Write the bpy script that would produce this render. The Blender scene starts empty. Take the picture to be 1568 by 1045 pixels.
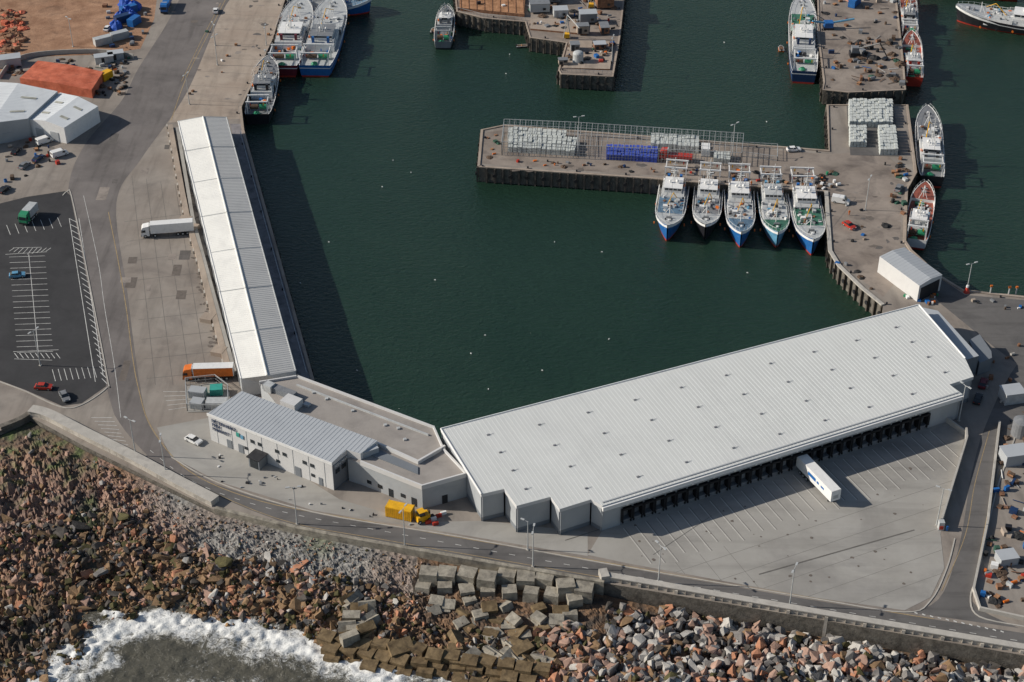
import bpy, math, random
from mathutils import Vector, noise, Matrix
from math import radians, sin, cos, pi, atan2, hypot
random.seed(7)
R = random.random
def U(a,b): return a+(b-a)*random.random()

# ---------------------------------------------------------------- survey
# plan positions were taken from an oblique aerial survey: bearing -> site metres at height z
CH=239.0; CF=2500.0; TH=radians(35)
def S(u,v,z=0.0):
    x=u-784.0; w=v-522.5
    t=(CH-z)/(CF*sin(TH)+w*cos(TH))
    return (x*t,(CF*cos(TH)-w*sin(TH))*t)
def S3(u,v,z=0.0):
    a=S(u,v,z); return (a[0],a[1],z)
WZ=-5.0

# ---------------------------------------------------------------- materials
def newmat(name):
    m=bpy.data.materials.new(name); m.use_nodes=True
    nt=m.node_tree; b=nt.nodes['Principled BSDF']
    return m,nt,b
def rgba(c,k=1.0): return (min(c[0]*k,1),min(c[1]*k,1),min(c[2]*k,1),1)
def mixn(nt,fac,a,b,blend='MIX'):
    n=nt.nodes.new('ShaderNodeMix'); n.data_type='RGBA'; n.blend_type=blend
    for i,x in ((0,fac),(6,a),(7,b)):
        if hasattr(x,'is_linked') or hasattr(x,'links'): nt.links.new(x,n.inputs[i])
        else: n.inputs[i].default_value=x
    return n.outputs[2]
def noisen(nt,co,sc,det=5,ro=.6,lo=.3,hi=.7,dist=0):
    n=nt.nodes.new('ShaderNodeTexNoise'); n.inputs['Scale'].default_value=sc
    n.inputs['Detail'].default_value=det; n.inputs['Roughness'].default_value=ro
    n.inputs['Distortion'].default_value=dist
    nt.links.new(co,n.inputs['Vector'])
    r=nt.nodes.new('ShaderNodeMapRange'); r.inputs[1].default_value=lo; r.inputs[2].default_value=hi
    nt.links.new(n.outputs['Fac'],r.inputs[0])
    return r.outputs[0]
def coord(nt,scale=(1,1,1)):
    t=nt.nodes.new('ShaderNodeTexCoord')
    if scale==(1,1,1): return t.outputs['Object']
    m=nt.nodes.new('ShaderNodeMapping'); m.inputs['Scale'].default_value=scale
    nt.links.new(t.outputs['Object'],m.inputs['Vector']); return m.outputs[0]
def M(name,c,rough=.8,var=.2,sc=.6,c2=None,bump=0.0,metal=0.0,stain=0.0,stain_sc=.12,spec=.3,streak=None):
    m,nt,b=newmat(name); co=coord(nt)
    a=rgba(c,1-var); d=rgba(c2 if c2 else c,1+var)
    col=mixn(nt,noisen(nt,co,sc),a,d)
    col=mixn(nt,noisen(nt,co,sc*9,3,.7),mixn(nt,1.0,col,rgba((1-var*.5,)*3),'MULTIPLY'),col)
    if stain>0:
        f=noisen(nt,co,stain_sc,8,.65,.48,.72,.6)
        dk=mixn(nt,1.0,col,rgba((1-stain,1-stain,1-stain*.95)),'MULTIPLY')
        col=mixn(nt,f,col,dk)
    if streak:
        f=noisen(nt,coord(nt,streak[0]),1.0,5,.6,.5,.75)
        dk=mixn(nt,1.0,col,rgba((1-streak[1],)*3),'MULTIPLY')
        col=mixn(nt,f,col,dk)
    nt.links.new(col,b.inputs['Base Color'])
    b.inputs['Roughness'].default_value=rough; b.inputs['Metallic'].default_value=metal
    b.inputs['Specular IOR Level'].default_value=spec
    if bump>0:
        bp=nt.nodes.new('ShaderNodeBump'); bp.inputs['Strength'].default_value=.8
        bp.inputs['Distance'].default_value=bump
        nt.links.new(noisen(nt,co,max(sc*4,1.5),6,.7,.2,.8),bp.inputs['Height'])
        nt.links.new(bp.outputs[0],b.inputs['Normal'])
    return m
CONC=M('concrete_apron',(.27,.228,.192),.9,.13,.05,(.295,.262,.225),0,stain=.34,stain_sc=.06,streak=((.3,.03,.1),.3))
CONCY=M('concrete_yard',(.345,.325,.29),.9,.10,.06,(.35,.335,.305),0,stain=.28,stain_sc=.05,streak=((.02,.22,.1),.22))
CONCQ=M('concrete_quay',(.25,.205,.17),.9,.18,.08,(.29,.245,.205),0,stain=.5,stain_sc=.14)
CONCB=M('concrete_quayside_tan',(.38,.30,.235),.9,.12,.06,(.40,.335,.27),0,stain=.3,stain_sc=.12,streak=((.3,.04,.1),.3))
ASPH=M('asphalt_worn',(.165,.147,.137),.9,.13,.07,(.19,.17,.157),0,stain=.28,stain_sc=.06,streak=((.35,.035,.1),.32))
ASPHR=M('asphalt_coast_road',(.14,.132,.125),.9,.13,.07,None,0,stain=.3,stain_sc=.12,streak=((.04,.5,.1),.3))
ASPHD=M('asphalt_new',(.048,.047,.048),.85,.18,.1,None,0,stain=.3)
EARTH=M('earth',(.33,.17,.095),.95,.28,.12,(.39,.23,.14),.1,stain=.4)
WALLQ=M('quay_wall_stone',(.13,.115,.095),.9,.35,.5,(.19,.17,.14),.1,stain=.6,stain_sc=.5)
SEAWALL=M('sea_wall_concrete',(.46,.42,.36),.9,.13,.2,(.50,.46,.40),.05,stain=.4,stain_sc=.25,streak=((.9,.9,.07),.4))
COPE=M('coping_concrete',(.46,.43,.38),.85,.12,.3,None,0,stain=.3,stain_sc=.3)
ROOFW=M('roof_sheet_white',(.635,.64,.61),.6,.03,.05,None,0,stain=.09,stain_sc=.05,streak=((.5,.03,.1),.06))
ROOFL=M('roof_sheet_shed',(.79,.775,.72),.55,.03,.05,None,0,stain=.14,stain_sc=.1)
ROOFS=M('roof_sheet_shed_shaded',(.56,.55,.52),.5,.04,.05,None,0,stain=.14,stain_sc=.1)  # darker copy of the shed sheet; off-sun slope's shade is put into the colour
ROOFG=M('roof_sheet_grey',(.43,.45,.465),.5,.05,.06,None,0,stain=.1)
CLAD=M('cladding_light',(.62,.61,.59),.55,.04,.1,None,0,stain=.1,stain_sc=.2)
CLADG=M('cladding_grey',(.40,.415,.42),.5,.05,.15,None,0,stain=.12,stain_sc=.2)
CLADD=M('cladding_dark',(.19,.205,.22),.5,.06,.15)
FLATR=M('flat_roof_membrane',(.33,.30,.27),.85,.09,.15,None,0,stain=.28,stain_sc=.12)
BLACK=M('rubber_black',(.018,.018,.02),.7,.2,1)
DARK=M('dark_opening',(.03,.032,.035),.6,.3,.5)
GLASS=M('window_glass',(.02,.027,.033),.12,.2,1,spec=.6)
WHITE=M('white_paint',(.78,.77,.74),.45,.05,.6,stain=.15,stain_sc=.6)
WMARK=M('white_marking',(.64,.63,.59),.8,.15,.9,stain=.5,stain_sc=.6)
YMARK=M('yellow_marking',(.38,.28,.15),.85,.2,.8,stain=.45,stain_sc=.4)
JOINT=M('slab_joint',(.15,.14,.125),.95,.2,.5)
YJOINT=M('dock_lane_line',(.54,.52,.47),.9,.1,.5)
YJD=M('dock_lane_edge',(.19,.18,.165),.9,.1,.5)
STEEL=M('galvanised_steel',(.50,.51,.50),.45,.1,1,metal=.2)
RUST=M('rusty_steel',(.20,.10,.055),.85,.35,1.2,(.28,.14,.08))
WOOD=M('timber_deck',(.34,.165,.075),.85,.25,.5,(.42,.22,.115),0,streak=((2.5,.2,1),.4))
TIMB=M('timber_fender',(.10,.085,.07),.9,.4,1)
def P(name,c,rough=.4,var=.12,stain=.2): return M('paint_'+name,c,rough,var,.9,None,0,stain=stain,stain_sc=.7,spec=.5)
PB=P('blue',(.02,.13,.38)); PNB=P('navy',(.015,.04,.11)); PLB=P('light_blue',(.13,.34,.50)); PR=P('red',(.46,.04,.022))
PO=P('orange',(.72,.17,.02)); PY=P('yellow',(.80,.42,.01)); PG=P('green',(.03,.25,.12)); PT=P('teal',(.05,.36,.29))
PK=P('black',(.02,.02,.024)); PGR=P('grey',(.22,.225,.23)); PLG=P('light_grey',(.48,.49,.48)); PM=P('maroon',(.16,.02,.03)); PBOX=P('blue_box',(.05,.09,.45),.6)
PRR=M('roof_red',(.55,.12,.055),.7,.2,.3,(.62,.18,.1),stain=.35,stain_sc=.4)
PDG=P('deck_green',(.05,.17,.11),.6,.25,.5); PDB=P('deck_blue',(.12,.20,.28),.6,.2,.5); PDR=P('deck_red',(.30,.09,.06),.6,.2,.5)
NETG=M('net_green',(.04,.10,.07),.95,.4,2); NETB=M('net_brown',(.12,.08,.055),.95,.4,2); NETK=M('net_black',(.035,.035,.035),.95,.4,2)
TARP=M('tarpaulin_blue',(.02,.09,.42),.6,.2,.8)
BXW=M('fish_box_white',(.58,.60,.56),.6,.14,1.0,stain=.35,stain_sc=.8)
ROCKC=[M('granite_grey',(.20,.185,.17),.9,.25,.8,None,.06),M('granite_light',(.44,.415,.375),.9,.2,.8,None,.06),
       M('granite_pink',(.38,.245,.185),.9,.22,.8,None,.06),M('granite_dark',(.075,.066,.057),.9,.3,.8,None,.06),
       M('granite_brown',(.235,.148,.08),.9,.3,.8,None,.06),M('rock_weed',(.085,.075,.03),.9,.4,1,None,.06),
       M('granite_red',(.43,.20,.115),.9,.22,.8,None,.06)]
BLKC=M('concrete_block',(.28,.25,.20),.9,.25,.5,(.36,.325,.26),.08,stain=.55,stain_sc=.6)
BLKB=M('concrete_block_weedy',(.15,.10,.05),.9,.3,.5,(.21,.15,.08),.08,stain=.6,stain_sc=.6)

# ---------------------------------------------------------------- mesh builder
class MB:
    def __init__(s): s.v=[];s.f=[];s.m=[];s.mats=[]
    def mi(s,m):
        if m not in s.mats: s.mats.append(m)
        return s.mats.index(m)
    def add(s,vs,fs,mat):
        o=len(s.v); s.v+=[tuple(p) for p in vs]; k=s.mi(mat)
        for f in fs: s.f.append([i+o for i in f]); s.m.append(k)
    def face(s,pts,mat): s.add(pts,[list(range(len(pts)))],mat)
    def box(s,x,y,z,sx,sy,sz,mat,rz=0,tx=1,ty=1,rx=0,top=None):
        """z is the base"""
        c,n=cos(rz),sin(rz); vs=[]
        for zz,ax,ay in ((0,1,1),(sz,tx,ty)):
            for a,b in ((-1,-1),(1,-1),(1,1),(-1,1)):
                px,py,pz=a*sx/2*ax,b*sy/2*ay,zz
                if rx:
                    py,pz=py*cos(rx)-pz*sin(rx),py*sin(rx)+pz*cos(rx)
                vs.append((x+px*c-py*n,y+px*n+py*c,z+pz))
        s.add(vs,[[3,2,1,0],[0,1,5,4],[1,2,6,5],[2,3,7,6],[3,0,4,7]],mat)
        o=len(s.v)-8; s.f.append([o+4,o+5,o+6,o+7]); s.m.append(s.mi(top or mat))
    def prism(s,pts,z0,z1,mat,top=None,zf=None):
        n=len(pts)
        a=sum(pts[i][0]*pts[(i+1)%n][1]-pts[(i+1)%n][0]*pts[i][1] for i in range(n))
        if a<0: pts=pts[::-1]
        b=[(p[0],p[1],z0) for p in pts]; t=[(p[0],p[1],zf(p) if zf else z1) for p in pts]
        s.add(b+t,[[i,(i+1)%n,n+(i+1)%n,n+i] for i in range(n)],mat)
        s.face(t,top or mat)
    def cyl(s,p,q,r,mat,n=8,r2=None,cap=True):
        p=Vector(p);q=Vector(q);d=(q-p)
        if d.length<1e-6: return
        d.normalize(); a=d.cross(Vector((0,0,1)) if abs(d.z)<.9 else Vector((1,0,0))).normalized(); b=d.cross(a)
        r2=r if r2 is None else r2; vs=[]
        for c,rr in ((p,r),(q,r2)):
            for i in range(n):
                t=2*pi*i/n; vs.append(c+a*cos(t)*rr+b*sin(t)*rr)
        fs=[[i,(i+1)%n,n+(i+1)%n,n+i] for i in range(n)]
        if cap: fs+=[list(range(n))[::-1],list(range(n,2*n))]
        s.add(vs,fs,mat)
    def dome(s,x,y,z,r,h,mat,n=10,rings=4,wob=0):
        vs=[];fs=[]
        for j in range(rings+1):
            t=j/rings*pi/2
            for i in range(n):
                a=2*pi*i/n; k=1+wob*(R()-.5); vs.append((x+cos(a)*cos(t)*r*k,y+sin(a)*cos(t)*r*k,z+sin(t)*h*(1+wob*(R()-.5))))
        for j in range(rings):
            for i in range(n): fs.append([j*n+i,j*n+(i+1)%n,(j+1)*n+(i+1)%n,(j+1)*n+i])
        s.add(vs,fs,mat)
    def extr(s,prof,y0,y1,mat):
        n=len(prof); vs=[(p[0],y0,p[1]) for p in prof]+[(p[0],y1,p[1]) for p in prof]
        s.add(vs,[[i,(i+1)%n,n+(i+1)%n,n+i][::-1] for i in range(n)]+[list(range(n)),list(range(n,2*n))[::-1]],mat)
    def obj(s,name,loc=(0,0,0),rz=0):
        me=bpy.data.meshes.new(name); me.from_pydata(s.v,[],s.f)
        for m in s.mats: me.materials.append(m)
        me.polygons.foreach_set('material_index',s.m)
        me.update()
        o=bpy.data.objects.new(name,me); o.location=loc; o.rotation_euler=(0,0,rz)
        bpy.context.scene.collection.objects.link(o); return o

def cr(pts,n=8):
    out=[]
    for i in range(len(pts)-1):
        p0=pts[max(i-1,0)];p1=pts[i];p2=pts[i+1];p3=pts[min(i+2,len(pts)-1)]
        for k in range(n):
            t=k/n
            out.append(tuple(.5*(2*p1[j]+(-p0[j]+p2[j])*t+(2*p0[j]-5*p1[j]+4*p2[j]-p3[j])*t*t+(-p0[j]+3*p1[j]-3*p2[j]+p3[j])*t**3) for j in (0,1)))
    out.append(tuple(pts[-1])); return out
def resample(pl,n):
    L=[0]
    for a,b in zip(pl,pl[1:]): L.append(L[-1]+hypot(b[0]-a[0],b[1]-a[1]))
    out=[];j=0
    for k in range(n):
        d=L[-1]*k/(n-1)
        while j<len(L)-2 and L[j+1]<d: j+=1
        t=(d-L[j])/max(L[j+1]-L[j],1e-9)
        out.append((pl[j][0]+(pl[j+1][0]-pl[j][0])*t,pl[j][1]+(pl[j+1][1]-pl[j][1])*t))
    return out
def plen(pl): return sum(hypot(b[0]-a[0],b[1]-a[1]) for a,b in zip(pl,pl[1:]))
def W(uv,z=0): return [S(u,v,z) for u,v in uv]
def ribbon(mb,pl,w,z,mat,h=0):
    n=len(pl);L=[];Rr=[]
    for i,p in enumerate(pl):
        a=pl[max(i-1,0)];b=pl[min(i+1,n-1)]
        d=Vector((b[0]-a[0],b[1]-a[1])); d.normalize()
        L.append((p[0]-d.y*w/2,p[1]+d.x*w/2)); Rr.append((p[0]+d.y*w/2,p[1]-d.x*w/2))
    for i in range(n-1):
        q=[Rr[i],Rr[i+1],L[i+1],L[i]]
        if h: mb.add([(a[0],a[1],z) for a in q]+[(a[0],a[1],z+h) for a in q],[[0,1,5,4],[2,3,7,6],[4,5,6,7]]+([[3,0,4,7]] if i==0 else [])+([[1,2,6,5]] if i==n-2 else []),mat)
        else: mb.face([(a[0],a[1],z) for a in q],mat)
def strip(mb,A,B,n,z,mat):
    A=resample(A,n);B=resample(B,n)
    for i in range(n-1): mb.face([(A[i][0],A[i][1],z),(B[i][0],B[i][1],z),(B[i+1][0],B[i+1][1],z),(A[i+1][0],A[i+1][1],z)],mat)
def place(a,b,z=0):
    p=S(a[0],a[1],z);q=S(b[0],b[1],z)
    return ((p[0]+q[0])/2,(p[1]+q[1])/2),atan2(q[1]-p[1],q[0]-p[0]),hypot(q[0]-p[0],q[1]-p[1])
def inpoly(x,y,poly):
    c=False;n=len(poly)
    for i in range(n):
        a=poly[i];b=poly[i-1]
        if (a[1]>y)!=(b[1]>y) and x<(b[0]-a[0])*(y-a[1])/(b[1]-a[1])+a[0]: c=not c
    return c

# ---------------------------------------------------------------- water
def water_mat(name,c1,c2,bs,bd,rough,foam=False):
    m,nt,b=newmat(name); co=coord(nt)
    col=mixn(nt,noisen(nt,co,.012,4,.6,.3,.7,.5),rgba(c1),rgba(c2))
    col=mixn(nt,noisen(nt,co,.25,6,.7,.35,.75),col,mixn(nt,1.0,col,(.82,.84,.86,1),'MULTIPLY'))
    if foam:
        at=nt.nodes.new('ShaderNodeAttribute'); at.attribute_name='foam'
        n=noisen(nt,co,.55,12,.85,.28,.72,2.2)
        ad=nt.nodes.new('ShaderNodeMath'); ad.operation='ADD'; nt.links.new(at.outputs['Fac'],ad.inputs[0]); nt.links.new(n,ad.inputs[1])
        r=nt.nodes.new('ShaderNodeMapRange'); r.inputs[1].default_value=.86; r.inputs[2].default_value=1.2; nt.links.new(ad.outputs[0],r.inputs[0])
        col=mixn(nt,r.outputs[0],col,(.74,.74,.71,1))
        rr=nt.nodes.new('ShaderNodeMapRange'); rr.inputs[3].default_value=rough; rr.inputs[4].default_value=.9; nt.links.new(r.outputs[0],rr.inputs[0])
        nt.links.new(rr.outputs[0],b.inputs['Roughness'])
    else: b.inputs['Roughness'].default_value=rough
    nt.links.new(col,b.inputs['Base Color']); b.inputs['IOR'].default_value=1.33
    bp=nt.nodes.new('ShaderNodeBump'); bp.inputs['Distance'].default_value=bd; bp.inputs['Strength'].default_value=1
    nt.links.new(noisen(nt,coord(nt,(1,1.5,1)),bs,5,.65,.0,1.0,.4),bp.inputs['Height'])
    nt.links.new(bp.outputs[0],b.inputs['Normal'])
    return m
HW=water_mat('harbour_water',(.013,.034,.022),(.019,.043,.028),.6,.35,.16)
SW=water_mat('sea_water',(.080,.075,.055),(.12,.11,.085),.5,.5,.2,True)
mb=MB(); a=3000
ymid=S(784,760)[1]
mb.face([(-a,ymid,WZ),(a,ymid,WZ),(a,6000,WZ),(-a,6000,WZ)],HW); mb.obj('harbour_water')
mb=MB(); mb.face([(-a,-2000,WZ-3),(a,-2000,WZ-3),(a,6000,WZ-3),(-a,6000,WZ-3)],ROCKC[3]); mb.obj('seabed')

def dseg(p,a,b):
    ax,ay=a;bx,by=b;dx,dy=bx-ax,by-ay;t=((p[0]-ax)*dx+(p[1]-ay)*dy)/(dx*dx+dy*dy);t=max(0,min(1,t))
    return hypot(p[0]-ax-dx*t,p[1]-ay-dy*t)
def dpl(p,pl): return min(dseg(p,pl[i],pl[i+1]) for i in range(len(pl)-1))
br=[(resample(cr(W(l,WZ),4),18),w,k) for l,w,k in (
   ([(30,1065),(95,1018),(140,988),(185,966),(250,955),(320,960),(390,974),(450,990),(520,1012),(600,1038)],5.6,1.0),
   ([(165,932),(195,945),(250,942),(300,950)],2.2,.9),([(50,1060),(85,1046),(150,1030),(170,1005)],3.2,.7),
   ([(330,988),(400,1005),(480,1022),(560,1045),(620,1060)],3.2,.5),([(455,968),(520,990),(600,1022)],3.0,.75),([(590,1022),(680,1040),(800,1058),(900,1070)],3.0,.75),
   ([(300,1050),(420,1050),(520,1060)],3.0,.35))]
x0,x1,y0,y1=-150,40,190,266; st=.5
nx=int((x1-x0)/st);ny=int((y1-y0)/st)
vs=[];fo=[]
for j in range(ny+1):
    for i in range(nx+1):
        x=x0+i*st;y=y0+j*st; f=0
        wx=x+1.6*noise.noise(Vector((x*.25,y*.25,1))); wy=y+1.6*noise.noise(Vector((x*.25,y*.25,8)))
        for pl,w,k in br:
            d=dpl((wx,wy),pl)
            f=max(f,k*max(0,1-(d/w)**1.5))
        e=min(1,(x-x0)/8,(x1-x)/8,(y-y0)/8,(y1-y)/8)
        z=WZ+.45*f+.4*noise.noise(Vector((x*.12,y*.3,0)))*e+.22*noise.noise(Vector((x*.6,y*.9,3)))*e*(1+3*f)
        vs.append((x,y,z)); fo.append(f*.66+.16+.2*noise.noise(Vector((x*.1,y*.25,5)))*e)
fs=[[j*(nx+1)+i,j*(nx+1)+i+1,(j+1)*(nx+1)+i+1,(j+1)*(nx+1)+i] for j in range(ny) for i in range(nx)]
me=bpy.data.meshes.new('sea');me.from_pydata(vs,[],fs);me.materials.append(SW)
me.polygons.foreach_set('use_smooth',[True]*len(fs))
at=me.attributes.new('foam','FLOAT','POINT'); at.data.foreach_set('value',fo)
o=bpy.data.objects.new('sea',me);bpy.context.scene.collection.objects.link(o)
mb=MB()
for q in ([(-a,-2000),(a,-2000),(a,y0),(-a,y0)],[(-a,y0),(x0,y0),(x0,y1),(-a,y1)],[(x1,y0),(a,y0),(a,y1),(x1,y1)]):
    mb.face([(p[0],p[1],WZ) for p in q],SW)
mb.obj('open_sea')

# ---------------------------------------------------------------- land and quay walls
land=[(-400,-250),(530,-250),(435,0),(415,62),(400,95),(368,165),(372,200),(479,583),(670,690),(1350,500),(1352,468),(1320,442),(1285,408),(1271,385),(1268,340),(1265,294),(1100,282),(1000,274),(733,256),(738,200),(772,193),(1270,232),(1267,162),(1389,162),(1402,265),(1388,290),(1385,370),(1395,385),(1440,425),(1475,446),(1568,456),(2000,490),(2000,1075),(1568,1004),(1250,948),(925,893),(600,838),(330,782),(130,684),(45,638),(0,660),(-400,800)]
LW=W(land)
mb=MB(); mb.face([(p[0],p[1],0) for p in LW][::-1],CONC); mb.obj('ground')
def quay_faces(pl,name,closed=True,z0=-8,z1=-.002):
    mb=MB(); n=len(pl)
    for i in range(n if closed else n-1):
        a_,b_=pl[i],pl[(i+1)%n]; mb.face([(a_[0],a_[1],z0),(b_[0],b_[1],z0),(b_[0],b_[1],z1),(a_[0],a_[1],z1)],WALLQ)
    mb.obj(name)
quay_faces(LW,'quay_wall')
def coping(pl,name,w=.9,h=.28,mat=COPE,fend=True,sp=3.0,side=1):
    mb=MB(); ribbon(mb,pl,w,0.003,mat,h)
    if fend:
        n=int(plen(pl)/sp); r=resample(pl,max(n,2))
        for i in range(len(r)-1):
            d=Vector((r[i+1][0]-r[i][0],r[i+1][1]-r[i][1])); ang=atan2(d.y,d.x); d.normalize()
            nx_,ny_=d.y*side,-d.x*side
            mb.box(r[i][0]+nx_*.45,r[i][1]+ny_*.45,-6.5,.45,.5,6.4,TIMB,ang)
            if i%2==0: 
                mb.cyl((r[i][0]+nx_*.75,r[i][1]+ny_*.75,-2.2),(r[i][0]+nx_*1.05,r[i][1]+ny_*1.05,-2.2),.6,BLACK,8)
            if i%6==0: mb.cyl((r[i][0]-nx_*1.2,r[i][1]-ny_*1.2,0),(r[i][0]-nx_*1.2,r[i][1]-ny_*1.2,.6),.25,PK,8,.3)
    return mb.obj(name)
coping(W([(530,-250),(435,0),(415,62),(400,95),(368,165),(372,200),(479,583)]),'quay_fender_coping',.8,.2,CONCB,True,3.5,-1)
coping(W([(1352,468),(1320,442),(1285,408),(1271,385),(1268,340),(1265,294)]),'quay_fender_coping',1.1,.35,COPE,True,2.6,-1)
coping(W([(1265,294),(1100,282),(1000,274),(733,256)]),'quay_fender_coping',.8,.3,CONCB,True,2.4,-1)
coping(W([(733,256),(738,200),(772,193),(1270,232),(1267,162),(1389,162),(1402,265),(1388,290),(1385,370),(1395,385),(1440,425),(1475,446),(1568,456)]),'quay_fender_coping',.8,.3,CONCB,True,3,-1)

# ---------------------------------------------------------------- surfaces
z=.008
mb=MB(); mb.face([(*p,z) for p in W([(-200,-60),(248,-60),(236,30),(215,75),(150,84),(40,88),(-10,120),(-200,170)])],EARTH); mb.obj('earth_ground')
mb=MB(); mb.face([(*p,z) for p in W([(370,-120),(470,-120),(433,0),(413,62),(398,95),(364,165),(368,182),(258,188),(300,110)])],CONCB); mb.obj('quay_pavement')
mb=MB(); mb.face([(*p,z) for p in W([(738,251),(742,204),(774,197),(1265,236),(1350,232),(1395,268),(1382,290),(1378,372),(1400,400),(1352,455),(1290,405),(1276,383),(1273,340),(1268,290),(1100,277),(1000,269)])],CONCQ); mb.obj('pier_pavement')
rlA=cr(W([(300,-60),(262,25),(212,105),(186,155),(128,225),(104,300),(128,420),(165,600),(188,655),(245,718)]),6)
rrA=cr(W([(400,-60),(345,10),(292,130),(258,185),(215,245),(178,310),(195,450),(214,590),(238,668),(330,742)]),6)
mb=MB(); strip(mb,rlA,rrA,90,.016,ASPH); mb.obj('road')
mb=MB()
rlB=cr(W([(245,718),(420,795),(600,832),(925,888),(1250,943),(1568,998),(1800,1038)]),6)
rrB=cr(W([(330,742),(480,786),(700,823),(925,864),(1250,920),(1568,970),(1800,1005)]),6)
strip(mb,rlB,rrB,60,.016,ASPHR); mb.obj('coast_road')
mb=MB()
A=cr(W([(1640,480),(1560,555),(1512,645),(1488,725),(1470,830),(1440,915),(1392,938)]),6)
B=cr(W([(1800,500),(1660,560),(1550,660),(1520,760),(1498,880),(1490,925),(1560,962)]),6)
strip(mb,A,B,50,.024,ASPHR); mb.obj('side_road')
mb=MB(); mb.face([(*p,.012) for p in W([(1400,420),(1445,430),(1478,452),(1568,460),(1800,480),(1800,520),(1640,500),(1560,560),(1520,530),(1440,465)])],ASPHR); mb.obj('quay_end_road')
mb=MB(); mb.face([(*p,.02) for p in W([(-160,345),(0,312),(40,302),(100,293),(108,300),(162,578),(162,592),(125,618),(95,622),(40,598),(0,583),(-160,560)])],ASPHD); mb.obj('car_park')
yard=[(925,808),(1444,640),(1478,668),(1440,818),(1446,870),(1425,915),(1385,935),(1250,916),(960,863),(900,850)]
mb=MB(); mb.face([(*p,.03) for p in W(yard)],CONCY); mb.obj('loading_yard')
mb=MB(); mb.face([(*p,.02) for p in W([(240,655),(320,640),(520,765),(640,800),(740,798),(900,815),(900,852),(700,818),(480,782),(335,738),(262,700)])],CONCY); mb.obj('pavement')
PATCH=[M('asphalt_patch',(.135,.122,.112),.92,.2,.3,None,0,stain=.3,stain_sc=.4),M('concrete_patch',(.29,.25,.215),.92,.15,.3,None,0,stain=.4,stain_sc=.4),M('dark_blotch',(.16,.135,.115),.85,.25,.5,None,0,stain=.3,stain_sc=.5)]
mb=MB()
rp=random.Random(11)
for i in range(26):
    u,v=rp.uniform(120,300),rp.uniform(170,640)
    if u<108+(v-300)*.19+25 or u>255+max(0,(v-200))*.2: continue
    c=S(u,v); w_,h_=rp.uniform(1,3),rp.uniform(2,9); m_=rp.choice(PATCH); zz=.0182+.0003*i
    mb.face([(c[0]-w_/2,c[1]-h_/2,zz),(c[0]+w_/2,c[1]-h_/2,zz),(c[0]+w_/2-.3,c[1]+h_/2,zz),(c[0]-w_/2-.3,c[1]+h_/2,zz)],m_)
for i in range(190):
    t=rp.random(); u=272+t*62+rp.gauss(0,6); v=215+t*320+rp.uniform(-8,8); c=S(u,v); w_,h_=rp.uniform(.4,1.8),rp.uniform(.4,1.8); n_=8
    mb.face([(c[0]+cos(2*pi*k/n_)*w_/2*rp.uniform(.5,1.2),c[1]+sin(2*pi*k/n_)*h_/2*rp.uniform(.5,1.2),.04+.0003*i) for k in range(n_)],PATCH[2])  # small dark blotches scattered along the left edge of the shed
for i in range(60):
    u,v=rp.uniform(960,1430),rp.uniform(700,900); c=S(u,v)
    if not inpoly(c[0],c[1],W(yard)): continue
    w_=rp.uniform(.3,1.0); n_=7
    mb.face([(c[0]+cos(2*pi*k/n_)*w_/2*rp.uniform(.5,1.2),c[1]+sin(2*pi*k/n_)*w_/2*rp.uniform(.5,1.2),.041+.0003*i) for k in range(n_)],PATCH[2])
for i in range(60):
    u,v=rp.choice([(rp.uniform(1275,1380),rp.uniform(250,380)),(rp.uniform(290,410),rp.uniform(0,160)),(rp.uniform(760,1250),rp.uniform(252,262))]); c=S(u,v); w_,h_=rp.uniform(1,4),rp.uniform(.6,3); n_=8
    mb.face([(c[0]+cos(2*pi*k/n_)*w_/2*rp.uniform(.5,1.2),c[1]+sin(2*pi*k/n_)*h_/2*rp.uniform(.5,1.2),.0165+.0003*i) for k in range(n_)],rp.choice(PATCH))
mb.obj('surface_patches')
mb=MB()
ribbon(mb,cr(W([(96,300),(103,294),(110,303),(136,430),(164,578),(164,594),(126,620),(94,624),(40,600),(0,585)]),5),.3,.0,COPE,.13)
ribbon(mb,cr(W([(262,700),(335,740),(480,785),(700,822),(925,863),(1250,918),(1385,938),(1425,920),(1450,870),(1462,825)]),5),.28,.0,COPE,.13)
ribbon(mb,cr(W([(1568,960),(1500,945),(1486,915),(1500,870),(1525,755),(1555,668)]),5),.3,.0,COPE,.14)
mb.obj('kerb')
mk=MB(); 
def line(u1,v1,u2,v2,w=.14,mat=WMARK,z=.1):
    ribbon(mk,[S(u1,v1),S(u2,v2)],w,z,mat)
MZ=.1
n=18
for i in range(n):
    v=393+i*8.6; u=44+i*.72
    line(u-30,v+1,u,v,.14,WMARK,.03); line(u,v,u+25,v-.8,.14,WMARK,.03)
line(44,390,59,545,.14,WMARK,.034)
for i in range(28):
    t=i/27; u=110+46*t; v=335+245*t; line(u-4+4*t,v,u+8,v+6+2*t,.18,WMARK,.03)
line(106,335,146,585,.16,WMARK,.034); line(121,335,158,575,.16,WMARK,.034)
for i in range(9): line(14+i*7,390-abs(i-4)*1.2,22+i*7,380,.16,WMARK,.03); line(22+i*8,541,28+i*8,549,.16,WMARK,.03)
line(8,390,72,386,.14,WMARK,.036); line(20,380,64,379,.14,WMARK,.036); line(20,539,90,536,.14,WMARK,.036); line(22,550,80,552,.14,WMARK,.036)
for i in range(8): line(85+i*9,584-i*.8,80+i*9,566-i*.6,.14,WMARK,.03)
for i in range(7): line(10+i*13,345-i*2,16+i*13,360-i*2,.14,WMARK,.03)
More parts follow.
